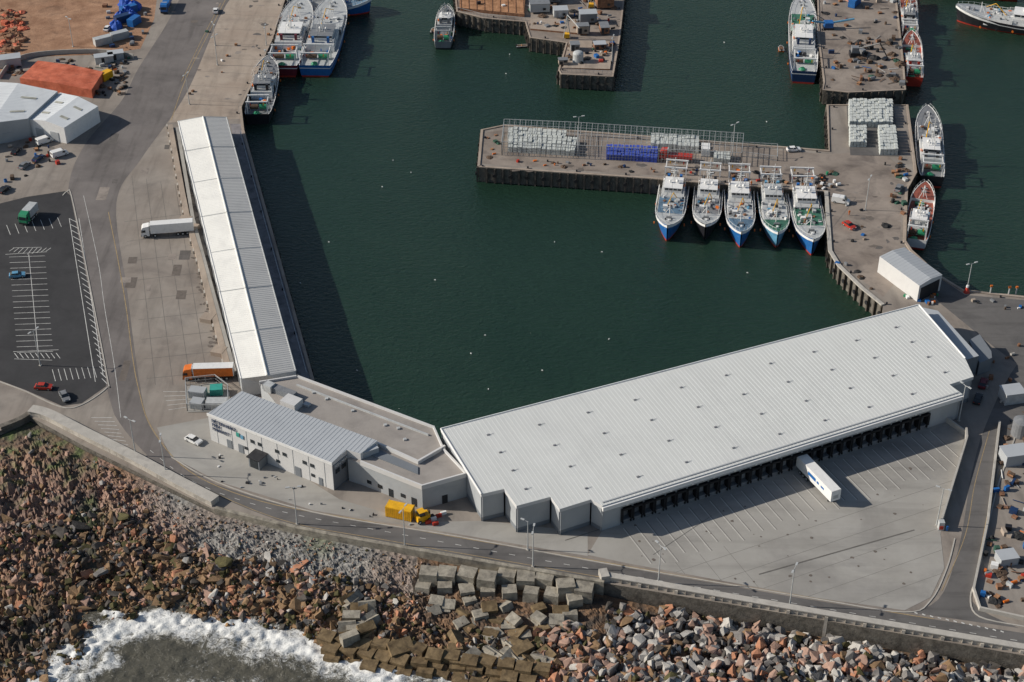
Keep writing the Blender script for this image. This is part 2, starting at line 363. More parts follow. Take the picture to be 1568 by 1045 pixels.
for pts,w,m in (([(166,325),(180,395),(193,470),(202,540),(212,595),(232,655),(290,722),(400,768),(560,798),(740,830),(925,861)],.22,YMARK),
    ([(925,861),(1100,892),(1250,917),(1385,941),(1430,948)],.22,YMARK),([(246,716),(420,793),(600,829),(925,885),(1250,940),(1568,994)],.16,YMARK),
    ([(262,185),(285,120),(320,50),(345,0)],.22,YMARK),([(338,5),(312,55),(278,125)],.2,YMARK),
    ([(128,300),(150,400),(160,470),(175,560),(185,640)],.12,WMARK),([(1496,870),(1520,755),(1545,690)],.14,YMARK),([(1442,905),(1478,820),(1493,740),(1515,660)],.14,YMARK)):
    ribbon(mk,cr(W(pts),6),w,.034,m)
cl=resample(cr(W([(230,690),(300,740),(420,781),(600,816),(925,875),(1250,930),(1568,983)]),6),150)
for i in range(0,149,3): ribbon(mk,[cl[i],cl[i+1]],.12,.034,WMARK)
for i in range(9): line(140+i*5,640+i*5.5,172+i*3.5,640+i*6,.14,WMARK,.03)
for i in range(12): line(1400+i*12,938+i*2.6,1405+i*12,940+i*2.6,.3,WMARK,.038)
for i in range(5): line(250+i*2,600+i*7,285,600+i*6,.12,WMARK,.03)
mk.obj('road_markings')

# ---------------------------------------------------------------- frame helper
class Fr:
    def __init__(s,A,B):
        s.o=A; s.a=atan2(B[1]-A[1],B[0]-A[0]); s.L=hypot(B[0]-A[0],B[1]-A[1])
    def loc(s,p):
        x=p[0]-s.o[0];y=p[1]-s.o[1];c=cos(s.a);n=sin(s.a); return (x*c+y*n,-x*n+y*c)
    def wld(s,p):
        c=cos(s.a);n=sin(s.a); return (s.o[0]+p[0]*c-p[1]*n,s.o[1]+p[0]*n+p[1]*c)
def scan(poly,x):
    ys=[]
    n=len(poly)
    for i in range(n):
        a_,b_=poly[i],poly[(i+1)%n]
        if (a_[0]>x)!=(b_[0]>x): ys.append(a_[1]+(b_[1]-a_[1])*(x-a_[0])/(b_[0]-a_[0]))
    ys.sort(); return list(zip(ys[::2],ys[1::2]))
def ribs(mb,poly,zf,sp,w,h,mat):
    x=min(p[0] for p in poly)+sp/2; xm=max(p[0] for p in poly)
    while x<xm:
        for y0_,y1_ in scan(poly,x):
            if y1_-y0_<.5: continue
            za,zb=zf((x,y0_)),zf((x,y1_))
            vs=[(x-w/2,y0_,za),(x+w/2,y0_,za),(x+w/2,y1_,zb),(x-w/2,y1_,zb)]
            vs+= [(x-w*.25,y0_,za+h),(x+w*.25,y0_,za+h),(x+w*.25,y1_,zb+h),(x-w*.25,y1_,zb+h)]
            mb.add(vs,[[0,1,5,4],[1,2,6,5],[2,3,7,6],[3,0,4,7],[4,5,6,7]],mat)
        x+=sp

# ---------------------------------------------------------------- main fish market hall
fr=Fr(S(922,775,7.5),S(1474,604,7.5))
zr=lambda p:7.5+.035*p[1]
def onroof(u,v,zf,fr):
    z=8
    for _ in range(8): z=zf(fr.loc(S(u,v,z)))
    return fr.loc(S(u,v,z))
px=[(675,657),(1407,467),(1478,549),(1491,577),(1454,589),(1474,604),(922,775),(905,765),(857,780),(843,761),(791,775),(772,749),(737,757)]
poly=[onroof(u,v,zr,fr) for u,v in px]
mb=MB()
n=len(poly); ar=sum(poly[i][0]*poly[(i+1)%n][1]-poly[(i+1)%n][0]*poly[i][1] for i in range(n))
pp=poly if ar>0 else poly[::-1]
mb.face([(p[0],p[1],zr(p)) for p in pp],ROOFW)
for i in range(n):
    a_,b_=pp[i],pp[(i+1)%n]; d=Vector((b_[0]-a_[0],b_[1]-a_[1])).normalized(); ix,iy=-d.y,d.x
    mb.face([(a_[0],a_[1],zr(a_)-.9),(b_[0],b_[1],zr(b_)-.9),(b_[0],b_[1],zr(b_)),(a_[0],a_[1],zr(a_))],CLAD)
    a2=(a_[0]+ix*.3,a_[1]+iy*.3);b2=(b_[0]+ix*.3,b_[1]+iy*.3)
    mb.face([(a_[0],a_[1],zr(a_)-.9),(a2[0],a2[1],zr(a_)-.9),(b2[0],b2[1],zr(b_)-.9),(b_[0],b_[1],zr(b_)-.9)],CLAD)
    isfront=abs(a_[1])<1 and abs(b_[1])<1 and abs(a_[0]-b_[0])>50
    mb.face([(a2[0],a2[1],5.0 if isfront else 0),(b2[0],b2[1],5.0 if isfront else 0),(b2[0],b2[1],zr(b_)-.9),(a2[0],a2[1],zr(a_)-.9)],CLADG)
    if not isfront:
        e=.02; mb.face([(a2[0]-ix*e,a2[1]-iy*e,0),(b2[0]-ix*e,b2[1]-iy*e,0),(b2[0]-ix*e,b2[1]-iy*e,1.1),(a2[0]-ix*e,a2[1]-iy*e,1.1)],CLADD)
ribs(mb,poly,zr,1.0,.12,.035,ROOFW)
L=fr.L
mb.box(L/2,-.28,6.2,L,.5,1.05,WHITE)
mb.box(L/2,.9,7.6,L-1,.35,.08,CLADG)
d0=5.0; d1=fr.loc(S(1432,668,0))[0]; 
mb.box(d0/2+.1,.4,0,d0,.2,5.0,CLADG)
mb.box((d1+L)/2,.4,0,L-d1,.2,5.0,CLADG)
mb.box((d0+d1)/2,2.4,0,d1-d0,.2,5.0,DARK)
mb.box((d0+d1)/2,1.3,0,d1-d0,2.1,1.15,PGR)
nd=30; sp=(d1-d0)/nd
for i in range(nd+1):
    mb.box(d0+i*sp,.45,0,.35,.5,5.0,CLADD)
for i in range(nd):
    x=d0+(i+.5)*sp
    mb.box(x-1.25,.55,1.15,.5,1.3,3.4,BLACK); mb.box(x+1.25,.55,1.15,.5,1.3,3.4,BLACK); mb.box(x,.55,4.1,3.0,1.3,.5,BLACK)
    mb.box(x,1.6,1.16,2.0,.1,2.9,[PGR,CLADD,PGR,CLADG][i%4])
    mb.box(x-1,.1,.5,.3,.35,.5,BLACK); mb.box(x+1,.1,.5,.3,.35,.5,BLACK)
    mb.box(x,.16,5.25,.5,.06,.5,[WHITE,PLG][i%2])
for k,fy in enumerate((.14,.36,.58,.8)):
    for i in range(13):
        x=-25+i*12.2; seg=scan(poly,x)
        if not seg: continue
        a_,b_=seg[-1]; y=a_+(b_-a_)*fy
        if y<a_+1.5: continue
        mb.box(x,y,zr((x,y)),.7,.4,.18,PGR); mb.box(x+1.0,y,zr((x,y)),.7,.22,.06,PLG)
for i,j in ((0,1),(0,12),(1,2)):
    mb.cyl((poly[i][0],poly[i][1],zr(poly[i])+.05),(poly[j][0],poly[j][1],zr(poly[j])+.05),.2,WHITE,6)
mb.obj('fish_market_hall',(fr.o[0],fr.o[1],0),fr.a)
mb=MB()
mb.prism(W([(1412,471),(1436,476),(1499,545),(1480,551)],6),0,6,CLADD,ROOFG)
mb.prism(W([(1484,521),(1500,512),(1518,538),(1519,548),(1500,556)],4),0,4,CLADD,CLADD)
mb.obj('lean_to_shed')

# ---------------------------------------------------------------- office and linking block
fo_=Fr(S(318,633,8),S(508,709,8))
opx=[(318,633),(370,599),(578,675),(552,695),(531,689),(508,709)]
zo=lambda p:8+.05*p[1]
po=[onroof(u,v,zo,fo_) for u,v in opx]
mb=MB(); mb.prism([(p[0],p[1]) for p in po],0,8,CLAD,ROOFG,zf=zo)
ribs(mb,po,zo,1.0,.14,.05,ROOFG)
Lo=fo_.L
mb.box(Lo/2,-.12,7.35,Lo+.3,.2,.75,WHITE)
for x,w,h,zb in ((.16,1.4,2.4,0),(.255,1.4,2.4,0),(.72,1.6,2.6,0),(.9,1.0,2.2,0)): mb.box(Lo*x,-.06,zb,w,.14,h,CLADD)
for x in (.36,.42,.56,.62,.78,.84): mb.box(Lo*x,-.05,4.4,1.1,.12,.9,GLASS); mb.box(Lo*x,-.09,4.32,1.3,.2,.08,PLG)
for x in (.3,.56,.84): mb.box(Lo*x,-.05,1.6,1.0,.12,.8,GLASS)
for i in range(8): mb.box(Lo*(i+.5)/8,-.03,0.02,.06,.06,7.3,CLADG)
mb.box(Lo*.43,-1.6,0,3.0,3.0,2.9,CLADD); mb.box(Lo*.43,-1.7,2.9,3.6,3.6,.2,PK); mb.box(Lo*.43,-3.13,.2,2.2,.1,2.3,GLASS)
e0=po[5];e1=po[4]; d=Vector((e1[0]-e0[0],e1[1]-e0[1]));Le=d.length;ang=atan2(d.y,d.x);d.normalize()
mb.box(e0[0]+d.x*Le*.5+d.y*.05,e0[1]+d.y*Le*.5-d.x*.05,0,Le-.3,.1,7.0,CLADD,ang)  # darker panel over the end wall paints in its shaded side
for k in range(2):
    mb.box(e0[0]+d.x*Le*(.3+.4*k)+d.y*.14,e0[1]+d.y*Le*(.3+.4*k)-d.x*.14,4.2,1.4,.1,1.2,GLASS,ang)
off=mb.obj('fish_market_office',(fo_.o[0],fo_.o[1],0),fo_.a)
def text(body,size,loc,rot,mat,parent):
    cu=bpy.data.curves.new('sign_lettering','FONT'); cu.body=body; cu.size=size; cu.extrude=.04; cu.space_line=.85
    o=bpy.data.objects.new('sign_lettering',cu); o.data.materials.append(mat); o.parent=parent; o.location=loc; o.rotation_euler=rot
    bpy.context.scene.collection.objects.link(o)
text('PETERHEAD\nFISH\nMARKET',1.35,(1.0,-.16,5.9),(radians(90),0,0),PNB,off)
mb_=MB(); mb_.box(8.6,-.15,4.6,.9,.08,1.2,PT); mb_.box(9.8,-.15,4.4,.8,.08,1.1,PLB); q=mb_.obj('sign_logo'); q.parent=off
text('FISH MARKET',1.1,(po[5][0]+d.x*.6+d.y*.2,po[5][1]+d.y*.6-d.x*.2,6.0),(radians(90),0,ang),WHITE,off)

FZ=7.0
def parapet(mb,pts,z,h,t,mat,closed=True):
    n=len(pts)
    for i in range(n if closed else n-1):
        a_,b_=pts[i],pts[(i+1)%n]; L_=hypot(b_[0]-a_[0],b_[1]-a_[1]); an=atan2(b_[1]-a_[1],b_[0]-a_[0])
        mb.box((a_[0]+b_[0])/2,(a_[1]+b_[1])/2,z-.003*i,L_+t*.9,t,h+.004*i,mat,an)
fl=W([(398,584),(455,575),(664,653),(680,690),(714,724),(646,743),(552,706),(532,700),(560,680),(430,625)],FZ)
mb=MB(); mb.prism(fl,0,FZ-.6,CLADG,FLATR)
parapet(mb,W([(455,575),(664,653),(679,687),(714,724),(646,743),(553,706)],FZ),FZ-1.2,1.2,.4,CLAD,False)
parapet(mb,W([(398,584),(455,575)],FZ),FZ-1.2,1.2,.4,CLAD,False)
parapet(mb,W([(455,588),(655,664)],FZ),FZ-.62,.45,.35,PLG,False)
parapet(mb,W([(576,678),(640,707),(680,684)],FZ),FZ-.62,.9,.5,CLAD,False)
mb.prism(W([(568,695),(582,688),(640,713),(640,724)],FZ),FZ-.6,FZ-.35,CLADD,CLADD)
mb.prism(W([(560,682),(574,678),(580,686),(556,694)],FZ+1),FZ-.6,FZ+1,CLADG,ROOFG)
a_=Vector(S(553,706,FZ));b_=Vector(S(646,743,FZ)); d=(b_-a_);Lk=d.length;d.normalize();an=atan2(d.y,d.x)
for t,zb,w,h in ((.12,1.2,1.2,1.0),(.3,1.2,1.2,1.0),(.48,0,1.2,2.2),(.68,1.2,1.2,1.0),(.86,0,1.3,2.3)):
    mb.box(a_.x+d.x*Lk*t+d.y*.05,a_.y+d.y*Lk*t-d.x*.05,zb,w,.14,h,GLASS,an)
a_=Vector(S(646,743,FZ));b_=Vector(S(714,724,FZ)); d=(b_-a_);Lk=d.length;d.normalize();an=atan2(d.y,d.x)
mb.box(a_.x+d.x*Lk*.5+d.y*.05,a_.y+d.y*Lk*.5-d.x*.05,0,1.3,.14,2.3,DARK,an)
def pbox(u,v,z0,sx,sy,sz,m,rz=0,top=None):
    p=S(u,v,z0+sz); mb.box(p[0],p[1],z0,sx,sy,sz,m,rz,top=top)
pbox(428,594,FZ-.6,9,1.8,1.5,CLADD,fo_.a,PGR); pbox(412,588,FZ-.6,2.2,2.0,1.9,PLG,fo_.a)
pbox(446,612,FZ-.6,4.2,3.2,2.0,CLAD,fo_.a); pbox(470,618,FZ-.6,1.5,1.2,.6,PLG,fo_.a); pbox(440,600,FZ-.6,3,2,1.0,WHITE,fo_.a)
for u,v in ((500,610),(540,628),(590,650),(620,672),(480,600),(610,655)): pbox(u,v,FZ-.6,.7,.7,.35,PLG,.3)
mb.obj('market_link_block')

# ---------------------------------------------------------------- long quay shed on the left
mb=MB(); zs=5.2; zrd=6.5
Lf0,Lf1=Vector(S3(273,188,zs)),Vector(S3(369,581,zs)); Rd0,Rd1=Vector(S3(311,181,zrd)),Vector(S3(409,576,zrd)); Rt0,Rt1=Vector(S3(347,182,zs)),Vector(S3(453,569,zs))
NS=7
for k in range(NS):
    t0,t1=k/NS,(k+1)/NS; dz=Vector((0,0,.12*((NS-k)%2)+.05*(NS-k)))
    a0,a1=Lf0.lerp(Lf1,t0)+dz,Lf0.lerp(Lf1,t1)+dz; b0,b1=Rd0.lerp(Rd1,t0)+dz,Rd0.lerp(Rd1,t1)+dz; c0,c1=Rt0.lerp(Rt1,t0)+dz,Rt0.lerp(Rt1,t1)+dz
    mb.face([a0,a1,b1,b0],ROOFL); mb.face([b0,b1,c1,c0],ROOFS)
    def dn(p,z=0): return (p.x,p.y,z)
    mb.face([dn(a0),dn(a1),a1,a0],CLADG); mb.face([dn(c1),dn(c0),c0,c1],CLADG)
    mb.face([dn(a0),a0,b0,c0,dn(c0)],CLAD); mb.face([dn(a1),dn(c1),c1,b1,a1],CLAD)
    nr=22
    for i in range(nr):
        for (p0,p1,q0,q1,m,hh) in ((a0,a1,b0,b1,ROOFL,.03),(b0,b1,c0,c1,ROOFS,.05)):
            up=Vector((0,0,hh))
            s0=(i+.42)/nr;s1=(i+.58)/nr
            A_,B_=p0.lerp(p1,s0),p0.lerp(p1,s1);C_,D_=q0.lerp(q1,s1),q0.lerp(q1,s0)
            mb.add([A_,B_,C_,D_,A_+up,B_+up,C_+up,D_+up],[[4,5,6,7],[0,1,5,4],[1,2,6,5],[2,3,7,6],[3,0,4,7]],m)
    up=Vector((0,0,.07))
    mb.cyl(b0+up,b1+up,.22,ROOFL,6)
    mb.cyl(a0,b0,.12,PLG,6); mb.cyl(c0,b0,.12,PLG,6)
    mb.cyl(c0,c1,.18,PLG,6); mb.cyl(a0,a1,.18,WHITE,6)
    for s in (.25,.7):
        p=a0.lerp(a1,s); an=atan2((a1-a0).y,(a1-a0).x); mb.box(p.x-.02,p.y,0.1,3.2,.3,3.6,[PGR,CLADD][k%2],an)
mb.obj('quay_shed')
mb=MB(); pl=W([(261,196),(268,235),(280,300),(289,345),(306,400),(329,490),(341,535),(352,576)])
ribbon(mb,pl,1.5,0,CONCB,1.15)
ribbon(mb,W([(272,200),(296,340),(360,575)]),1.0,0,CONCY,1.1)
for i,p in enumerate(resample(pl,26)):
    mb.box(p[0]-1.0,p[1],0,.4,1.6,.9,COPE,.2)
for u,v in ((290,340),(326,490),(343,541),(301,352)):
    p=S(u,v); mb.box(p[0]-1.2,p[1],0,3.2,3.2,1.2,CONCB,-.3); 
mb.obj('loading_ledge')
mb=MB(); pl=resample(W([(368,205),(470,575)]),44)
for i,p in enumerate(pl):
    mb.box(p[0],p[1],0,.1,.1,1.1,STEEL)
ribbon(mb,pl,.08,1.0,STEEL,.08); ribbon(mb,pl,.08,.5,STEEL,.06)
mb.obj('quay_railing')
mb=MB(); strip(mb,W([(352,190),(457,580)]),W([(371,190),(477,580)]),20,.02,M('quay_strip',(.26,.24,.24),.9,.2,.3,None,0,stain=.5,stain_sc=.4)); mb.obj('quay_walkway')

# ---------------------------------------------------------------- generic buildings
def gable(name,px,z,rise,wall,roof,ribsp=1.1,fn=None):
    """px: roof eave corners a,b (one gable end) c,d ; ridge runs from mid(ab) to mid(cd)"""
    a_,b_,c_,d_=[Vector(S3(u,v,z)) for u,v in px]; up=Vector((0,0,rise))
    m0=(a_+b_)/2+up; m1=(c_+d_)/2+up
    mb=MB(); g=lambda p:(p.x,p.y,0)
    mb.face([b_,c_,m1,m0],roof);mb.face([a_,m0,m1,d_],roof)
    mb.face([g(a_),g(b_),b_,m0,a_],wall);mb.face([g(c_),g(d_),d_,m1,c_],wall);mb.face([g(b_),g(c_),c_,b_],wall);mb.face([g(d_),g(a_),a_,d_],wall)
    nr=int((m1-m0).length/ribsp); h=Vector((0,0,.05))
    for i in range(nr):
        s0,s1=(i+.42)/nr,(i+.58)/nr
        for e0_,e1_ in ((a_,d_),(b_,c_)):
            A_,B_,C_,D_=e0_.lerp(e1_,s0),e0_.lerp(e1_,s1),m0.lerp(m1,s1),m0.lerp(m1,s0)
            mb.add([A_+h,B_+h,C_+h,D_+h,A_,B_],[[0,1,2,3],[4,5,1,0]],roof)
    if fn: fn(mb,a_,b_,c_,d_,m0,m1)
    return mb.obj(name)
WR=M('warehouse_roof',(.72,.74,.74),.5,.04,.1,None,0,stain=.15,stain_sc=.1)
SKY_=M('skylight',(.42,.41,.34),.5)
def skyl(mb,a_,b_,c_,d_,m0,m1):
    for k in range(2):
        t=.25+.4*k
        for e0_,e1_ in ((a_,d_),(b_,c_)):
            p=e0_.lerp(e1_,t); q=m0.lerp(m1,t); r=p.lerp(q,.3)+Vector((0,0,.13)); s=p.lerp(q,.7)+Vector((0,0,.13)); d=(c_-b_).normalized()*1.1
            mb.face([r,r+d,s+d,s],SKY_)
    e=(b_-a_); 
    for t in (.3,.7):
        p=a_.lerp(b_,t); an=atan2(e.y,e.x); mb.box(p.x,p.y,0,3,.3,3.2,CLADG,an)
gable('warehouse',[(-70,205),(42,182),(88,140),(-30,124)],6.5,1.0,CLADG,WR,fn=skyl)
gable('warehouse',[(42,183),(98,196),(150,163),(92,142)],5.5,1.0,WHITE,WR,fn=skyl)
gable('red_roofed_shed',[(30,120),(140,138),(158,110),(58,93)],3.0,.5,PRR,PRR,.9)
def cnp(mb,a_,b_,c_,d_,m0,m1):
    e=b_-a_;an=atan2(e.y,e.x);p=(a_+b_)/2;mb.box(p.x,p.y-.1,0,e.length*.8,.2,4.0,DARK,an)
gable('quay_canopy_shed',[(1408,438),(1443,421),(1385,379),(1347,393)],5.0,.5,CLAD,ROOFG,fn=cnp)
mb=MB()
for u,v,sx,sy,sz,m in ((14,100,8,4,3,CLADG),(160,95,6,3,2.4,PLG),(178,90,5,3,2.4,CLADG),(88,172,3,3,3,WHITE)):
    p=S(u,v); mb.box(p[0],p[1],0,sx,sy,sz,m,.3); mb.box(p[0],p[1],sz,sx+.4,sy+.4,.15,ROOFG,.3); mb.box(p[0],p[1]-sy/2,.1,1,.15,2,DARK,.3)
mb.obj('site_cabin')
mb=MB(); ribbon(mb,cr(W([(0,122),(20,98),(60,86),(150,82),(205,90)]),5),.3,0,COPE,1.6); mb.obj('boundary_wall')

# ---------------------------------------------------------------- vehicles
def wheels(mb,xs,w,r=.34):
    for x in xs:
        for s in (-1,1):
            mb.cyl((x,s*(w/2-.22),r),(x,s*(w/2+.01),r),r,BLACK,12); mb.cyl((x,s*(w/2+.0),r),(x,s*(w/2+.03),r),r*.55,STEEL,8)
def car(name,rear,front,paint,kind='car'):
    c,an,_=place(rear,front); mb=MB()
    if kind=='car':
        body=[(-2.15,.3),(2.1,.3),(2.18,.6),(2.05,.82),(1.1,.95),(-1.7,1.0),(-2.12,.9),(-2.2,.55)]
        mb.extr(body,-.88,.88,paint)
        mb.add([(-1.85,-.8,.97),(1.05,-.8,.95),(1.05,.8,.95),(-1.85,.8,.97),(-1.25,-.62,1.42),(.3,-.62,1.44),(.3,.62,1.44),(-1.25,.62,1.42)],[[0,1,5,4],[1,2,6,5],[2,3,7,6],[3,0,4,7]],GLASS)
        mb.box(-.475,0,1.42,1.6,1.26,.05,paint); wheels(mb,(-1.35,1.35),1.76)
        mb.box(2.14,.6,.62,.1,.35,.14,WHITE);mb.box(2.14,-.6,.62,.1,.35,.14,WHITE);mb.box(-2.16,.65,.7,.08,.3,.16,PR);mb.box(-2.16,-.65,.7,.08,.3,.16,PR)
        for s in(-1,1): mb.box(.65,s*.95,.95,.2,.16,.14,paint); mb.box(-.4,s*.72,.95,.1,.1,.47,paint,0)
    else:
        body=[(-2.6,.35),(2.5,.35),(2.6,.75),(2.3,1.05),(1.7,1.25),(1.05,2.0),(.8,2.1),(-2.55,2.1),(-2.62,1.2)]
        mb.extr(body,-.95,.95,paint)
        mb.add([(1.75,-.8,1.27),(1.75,.8,1.27),(1.12,.72,1.98),(1.12,-.72,1.98)],[[0,1,2,3]],GLASS)
        for s in(-1,1): mb.box(1.0,s*.95,1.25,.8,.04,.5,GLASS); mb.box(1.2,s*1.05,1.2,.15,.2,.25,PK)
        mb.box(-2.62,0,1.3,.05,1.3,.5,GLASS); mb.box(2.55,0,.45,.15,1.8,.25,PK); wheels(mb,(-1.6,1.6),1.9,.36)
    return mb.obj(name,(c[0],c[1],.03),an)
def lorry(name,rear,front,cabm,boxm,L=16.0,stripe=None,curt=None,bh=2.75,zz=0,trailer_only=False):
    c,an,_=place(rear,front,zz); mb=MB(); x0=-L/2; tl=L-2.6 if not trailer_only else L
    mb.box(x0+tl/2,0,.95,tl,1.0,.25,PK)
    mb.box(x0+tl/2,0,1.2,tl,2.5,bh,curt or boxm,top=boxm)
    mb.box(x0+tl/2,0,1.2+bh,tl-.1,2.44,.04,boxm)
    mb.box(x0+.05,0,1.2,.14,2.54,bh,boxm); mb.box(x0+tl-.05,0,1.2,.14,2.54,bh,boxm)
    if curt:
        for i in range(int(tl)): mb.box(x0+.5+i,0,1.2,.06,2.55,bh-.1,curt)
    if stripe:
        for s in(-1,1): 
            mb.box(x0+tl*.45,s*1.265,2.3,tl*.22,.02,.9,stripe); mb.box(x0+tl*.62,s*1.265,2.4,tl*.06,.02,.6,stripe); mb.box(x0+tl*.75,s*1.265,2.4,tl*.09,.02,.5,stripe)
        mb.box(x0+tl+.03,0,1.8,.02,1.4,1.0,PLG)
    wheels(mb,[x0+1.8,x0+3.1,x0+4.4],2.5,.5)
    mb.box(x0+tl+.1,0,2.6,.5,1.8,1.0,PLG) if not trailer_only else mb.box(x0+tl-1.5,0,0.1,.2,1.8,.9,PK)
    if not trailer_only:
        cx=L/2-1.15
        prof=[(-1.1,.5),(1.1,.5),(1.15,1.5),(.95,2.7),(.6,3.3),(-1.1,3.6)]
        mb.extr([(cx+p[0],p[1]) for p in prof],-1.2,1.2,cabm)
        mb.add([(cx+1.16,-1.05,1.7),(cx+1.16,1.05,1.7),(cx+1.0,1.0,2.65),(cx+1.0,-1.0,2.65)],[[0,1,2,3]],GLASS)
        for s in(-1,1): mb.box(cx+.35,s*1.21,1.75,.9,.03,.75,GLASS); mb.box(cx+.95,s*1.4,1.8,.15,.3,.6,PK)
        mb.box(cx+1.18,0,.4,.12,2.3,.5,PK); wheels(mb,[cx+.1,cx-2.6],2.45,.5); mb.box(cx-2,0,.7,3,1,.3,PK)
    return mb.obj(name,(c[0],c[1],.035),an)
lorry('articulated_lorry',(297,356),(218,362),WHITE,WHITE,14.5)
lorry('articulated_lorry',(356,578),(285,580),PO,WHITE,12.5,curt=PO,bh=2.5)
tx=fr.loc(S(1272,762,1.5))[0]; tx=round((tx-d0)/sp-.5)*sp+d0+sp/2+sp*.5
A_=fr.wld((tx,.2));B_=fr.wld((tx,-13.8))
mbt=lorry('semi_trailer',(0,0),(1,0),WHITE,WHITE,14.0,stripe=PB,trailer_only=True,bh=2.85)
mbt.location=((A_[0]+B_[0])/2,(A_[1]+B_[1])/2,.06); mbt.rotation_euler[2]=atan2(B_[1]-A_[1],B_[0]-A_[0])
car('parked_car',(8,426),(46,422),PLB)
car('parked_car',(55,595),(80,596),PR); car('parked_car',(95,602),(104,618),PGR)
car('parked_car',(286,672),(308,682),WHITE)
car('parked_van',(82,242),(102,236),WHITE,'van'); car('parked_van',(60,222),(78,216),WHITE,'van')
car('parked_car',(330,24),(331,14),WHITE); car('parked_car',(1288,340),(1312,356),PR)
car('parked_van',(1278,309),(1296,312),WHITE,'van'); car('parked_car',(1208,232),(1222,231),WHITE)
car('parked_car',(1502,598),(1508,582),PM); car('parked_car',(1494,622),(1500,606),PK); car('parked_car',(1370,300),(1382,282),PGR)
car('parked_car',(160,52),(170,40),WHITE); car('parked_car',(20,240),(30,228),PK); car('parked_car',(30,262),(45,250),PGR); car('parked_car',(0,298),(14,288),PK); car('parked_car',(52,250),(66,240),PNB)
lorry('box_lorry',(56,324),(34,348),PG,PLG,7.5,bh=2.3)
lorry('flatbed_lorry',(1062,248),(1008,243),PR,PR,10,bh=.8)
lorry('flatbed_lorry',(262,-2),(248,30),PB,PB,10,bh=1.6)

def container(name,a,b,L,m,h=2.6,w=2.5,z=.03):
    c,an,_=place(a,b); mb=MB(); mb.box(0,0,.12,L,w,h,m)
    n=int(L/.45)
    for i in range(n):
        for s in(-1,1): mb.box(-L/2+.25+i*(L-.4)/n,s*(w/2+.02),.25,.2,.08,h-.3,m)
    for s in(-1,1):
        for t in(-1,1): mb.box(s*(L/2-.08),t*(w/2-.06),.1,.2,.2,h+.06,m)
    mb.box(L/2+.03,0,.3,.05,w-.3,h-.4,m); mb.cyl((L/2+.08,.3,.3),(L/2+.08,.3,h-.1),.04,STEEL,6)
    return mb.obj(name,(c[0],c[1],z),an)
container('shipping_container',(597,787),(629,794),6,PY,2.8)
mb=MB(); mb.box(0,0,.3,3.0,2.0,1.5,PY); mb.box(-.3,0,1.8,1.4,1.6,1.0,GLASS); mb.box(-.3,0,2.8,1.5,1.7,.1,PY); wheels(mb,(-1.1,1.2),2.2,.5); mb.box(2.2,0,.2,1.4,1.2,.12,PK); mb.box(1.6,0,.2,.12,1.3,2.4,PK)
p=S(647,797); mb.obj('forklift',(p[0],p[1],.03),.5)
mb=MB()
for i,(u,v) in enumerate(((656,802),(664,797),(672,792),(679,788),(667,804))):
    p=S(u,v); mb.box(p[0],p[1],.03,1.3,.5,.8,PR if i%2==0 else WHITE,.4)
mb.obj('road_barrier')
for a,b,L,m in (((190,22),(205,18),6,PB),((182,36),(196,32),6,PNB),((200,42),(212,34),5,PB),((1080,232),(1080,240),4,WHITE),((150,70),(166,66),6,PLG),((176,62),(192,58),6,CLADG),((156,125),(170,118),4,PY),((1304,12),(1312,5),6,PB)): container('shipping_container',a,b,L,m)
mb=MB()
for u,v in ((186,30),(196,22),(206,14),(192,8),(178,44),(204,30)):
    p=S(u,v); mb.dome(p[0],p[1],0,2.6,3.0,TARP,10,4,.35)
mb.obj('tarpaulin_covered_stack')

# ---------------------------------------------------------------- fish boxes & cages
def boxes(name,quad,h,nx_,ny_,mat,gap=.12,z=0):
    q=[Vector(S3(u,v,z)) for u,v in quad]; mb=MB()
    for i in range(nx_):
        for j in range(ny_):
            s,t=(i+.5)/nx_,(j+.5)/ny_
            p=q[0].lerp(q[1],s).lerp(q[3].lerp(q[2],s),t)
            e=(q[1]-q[0]); f=(q[3]-q[0]); an=atan2(e.y,e.x)
            sx=e.length/nx_*(1-gap); sy=f.length/ny_*(1-gap)
            hh=h*U(.82,1.0); k=max(2,int(hh/.5))
            for l in range(k): mb.box(p.x+U(-.03,.03),p.y+U(-.03,.03),z+.02+l*hh/k,sx,sy,hh/k*.84,mat,an)
    return mb.obj(name)
boxes('fish_box_stack',[(778,233),(880,240),(884,218),(778,211)],2.2,14,5,BXW)
boxes('fish_box_stack',[(778,212),(866,218),(868,208),(778,202)],2.2,12,2,BXW)
boxes('fish_box_stack',[(928,245),(1006,250),(1008,232),(928,228)],2.0,14,5,PBOX)
boxes('fish_box_stack',[(996,230),(1070,236),(1070,218),(996,213)],2.6,11,3,BXW)
boxes('fish_box_stack',[(1092,250),(1118,252),(1118,240),(1092,238)],2.0,5,2,BXW)
boxes('fish_box_stack',[(1299,196),(1366,196),(1366,160),(1299,160)],2.4,12,9,BXW)
boxes('fish_box_stack',[(1300,226),(1326,226),(1326,200),(1300,200)],2.2,5,6,BXW)
boxes('fish_box_stack',[(1346,238),(1374,238),(1370,200),(1344,200)],2.4,5,8,BXW)
mb=MB(); mb.face([(*p,.06) for p in W([(1296,158),(1368,158),(1378,240),(1302,238)])],ASPHR); mb.obj('hardstanding')
def cage(name,pl,h,sp,t=.1):
    mb=MB(); pl=W(pl); 
    r=[]
    for a_,b_ in zip(pl,pl[1:]):
        r+=resample([a_,b_],max(2,int(hypot(b_[0]-a_[0],b_[1]-a_[1])/sp)))
    for p in r: mb.box(p[0],p[1],0,t,t,h,STEEL)
    k=0
    while k*.9<h: ribbon(mb,r,.05,min(k*.9+.1,h-.06),STEEL,.06); k+=1
    ribbon(mb,r,.12,h-.02,STEEL,.12)
    return mb.obj(name)
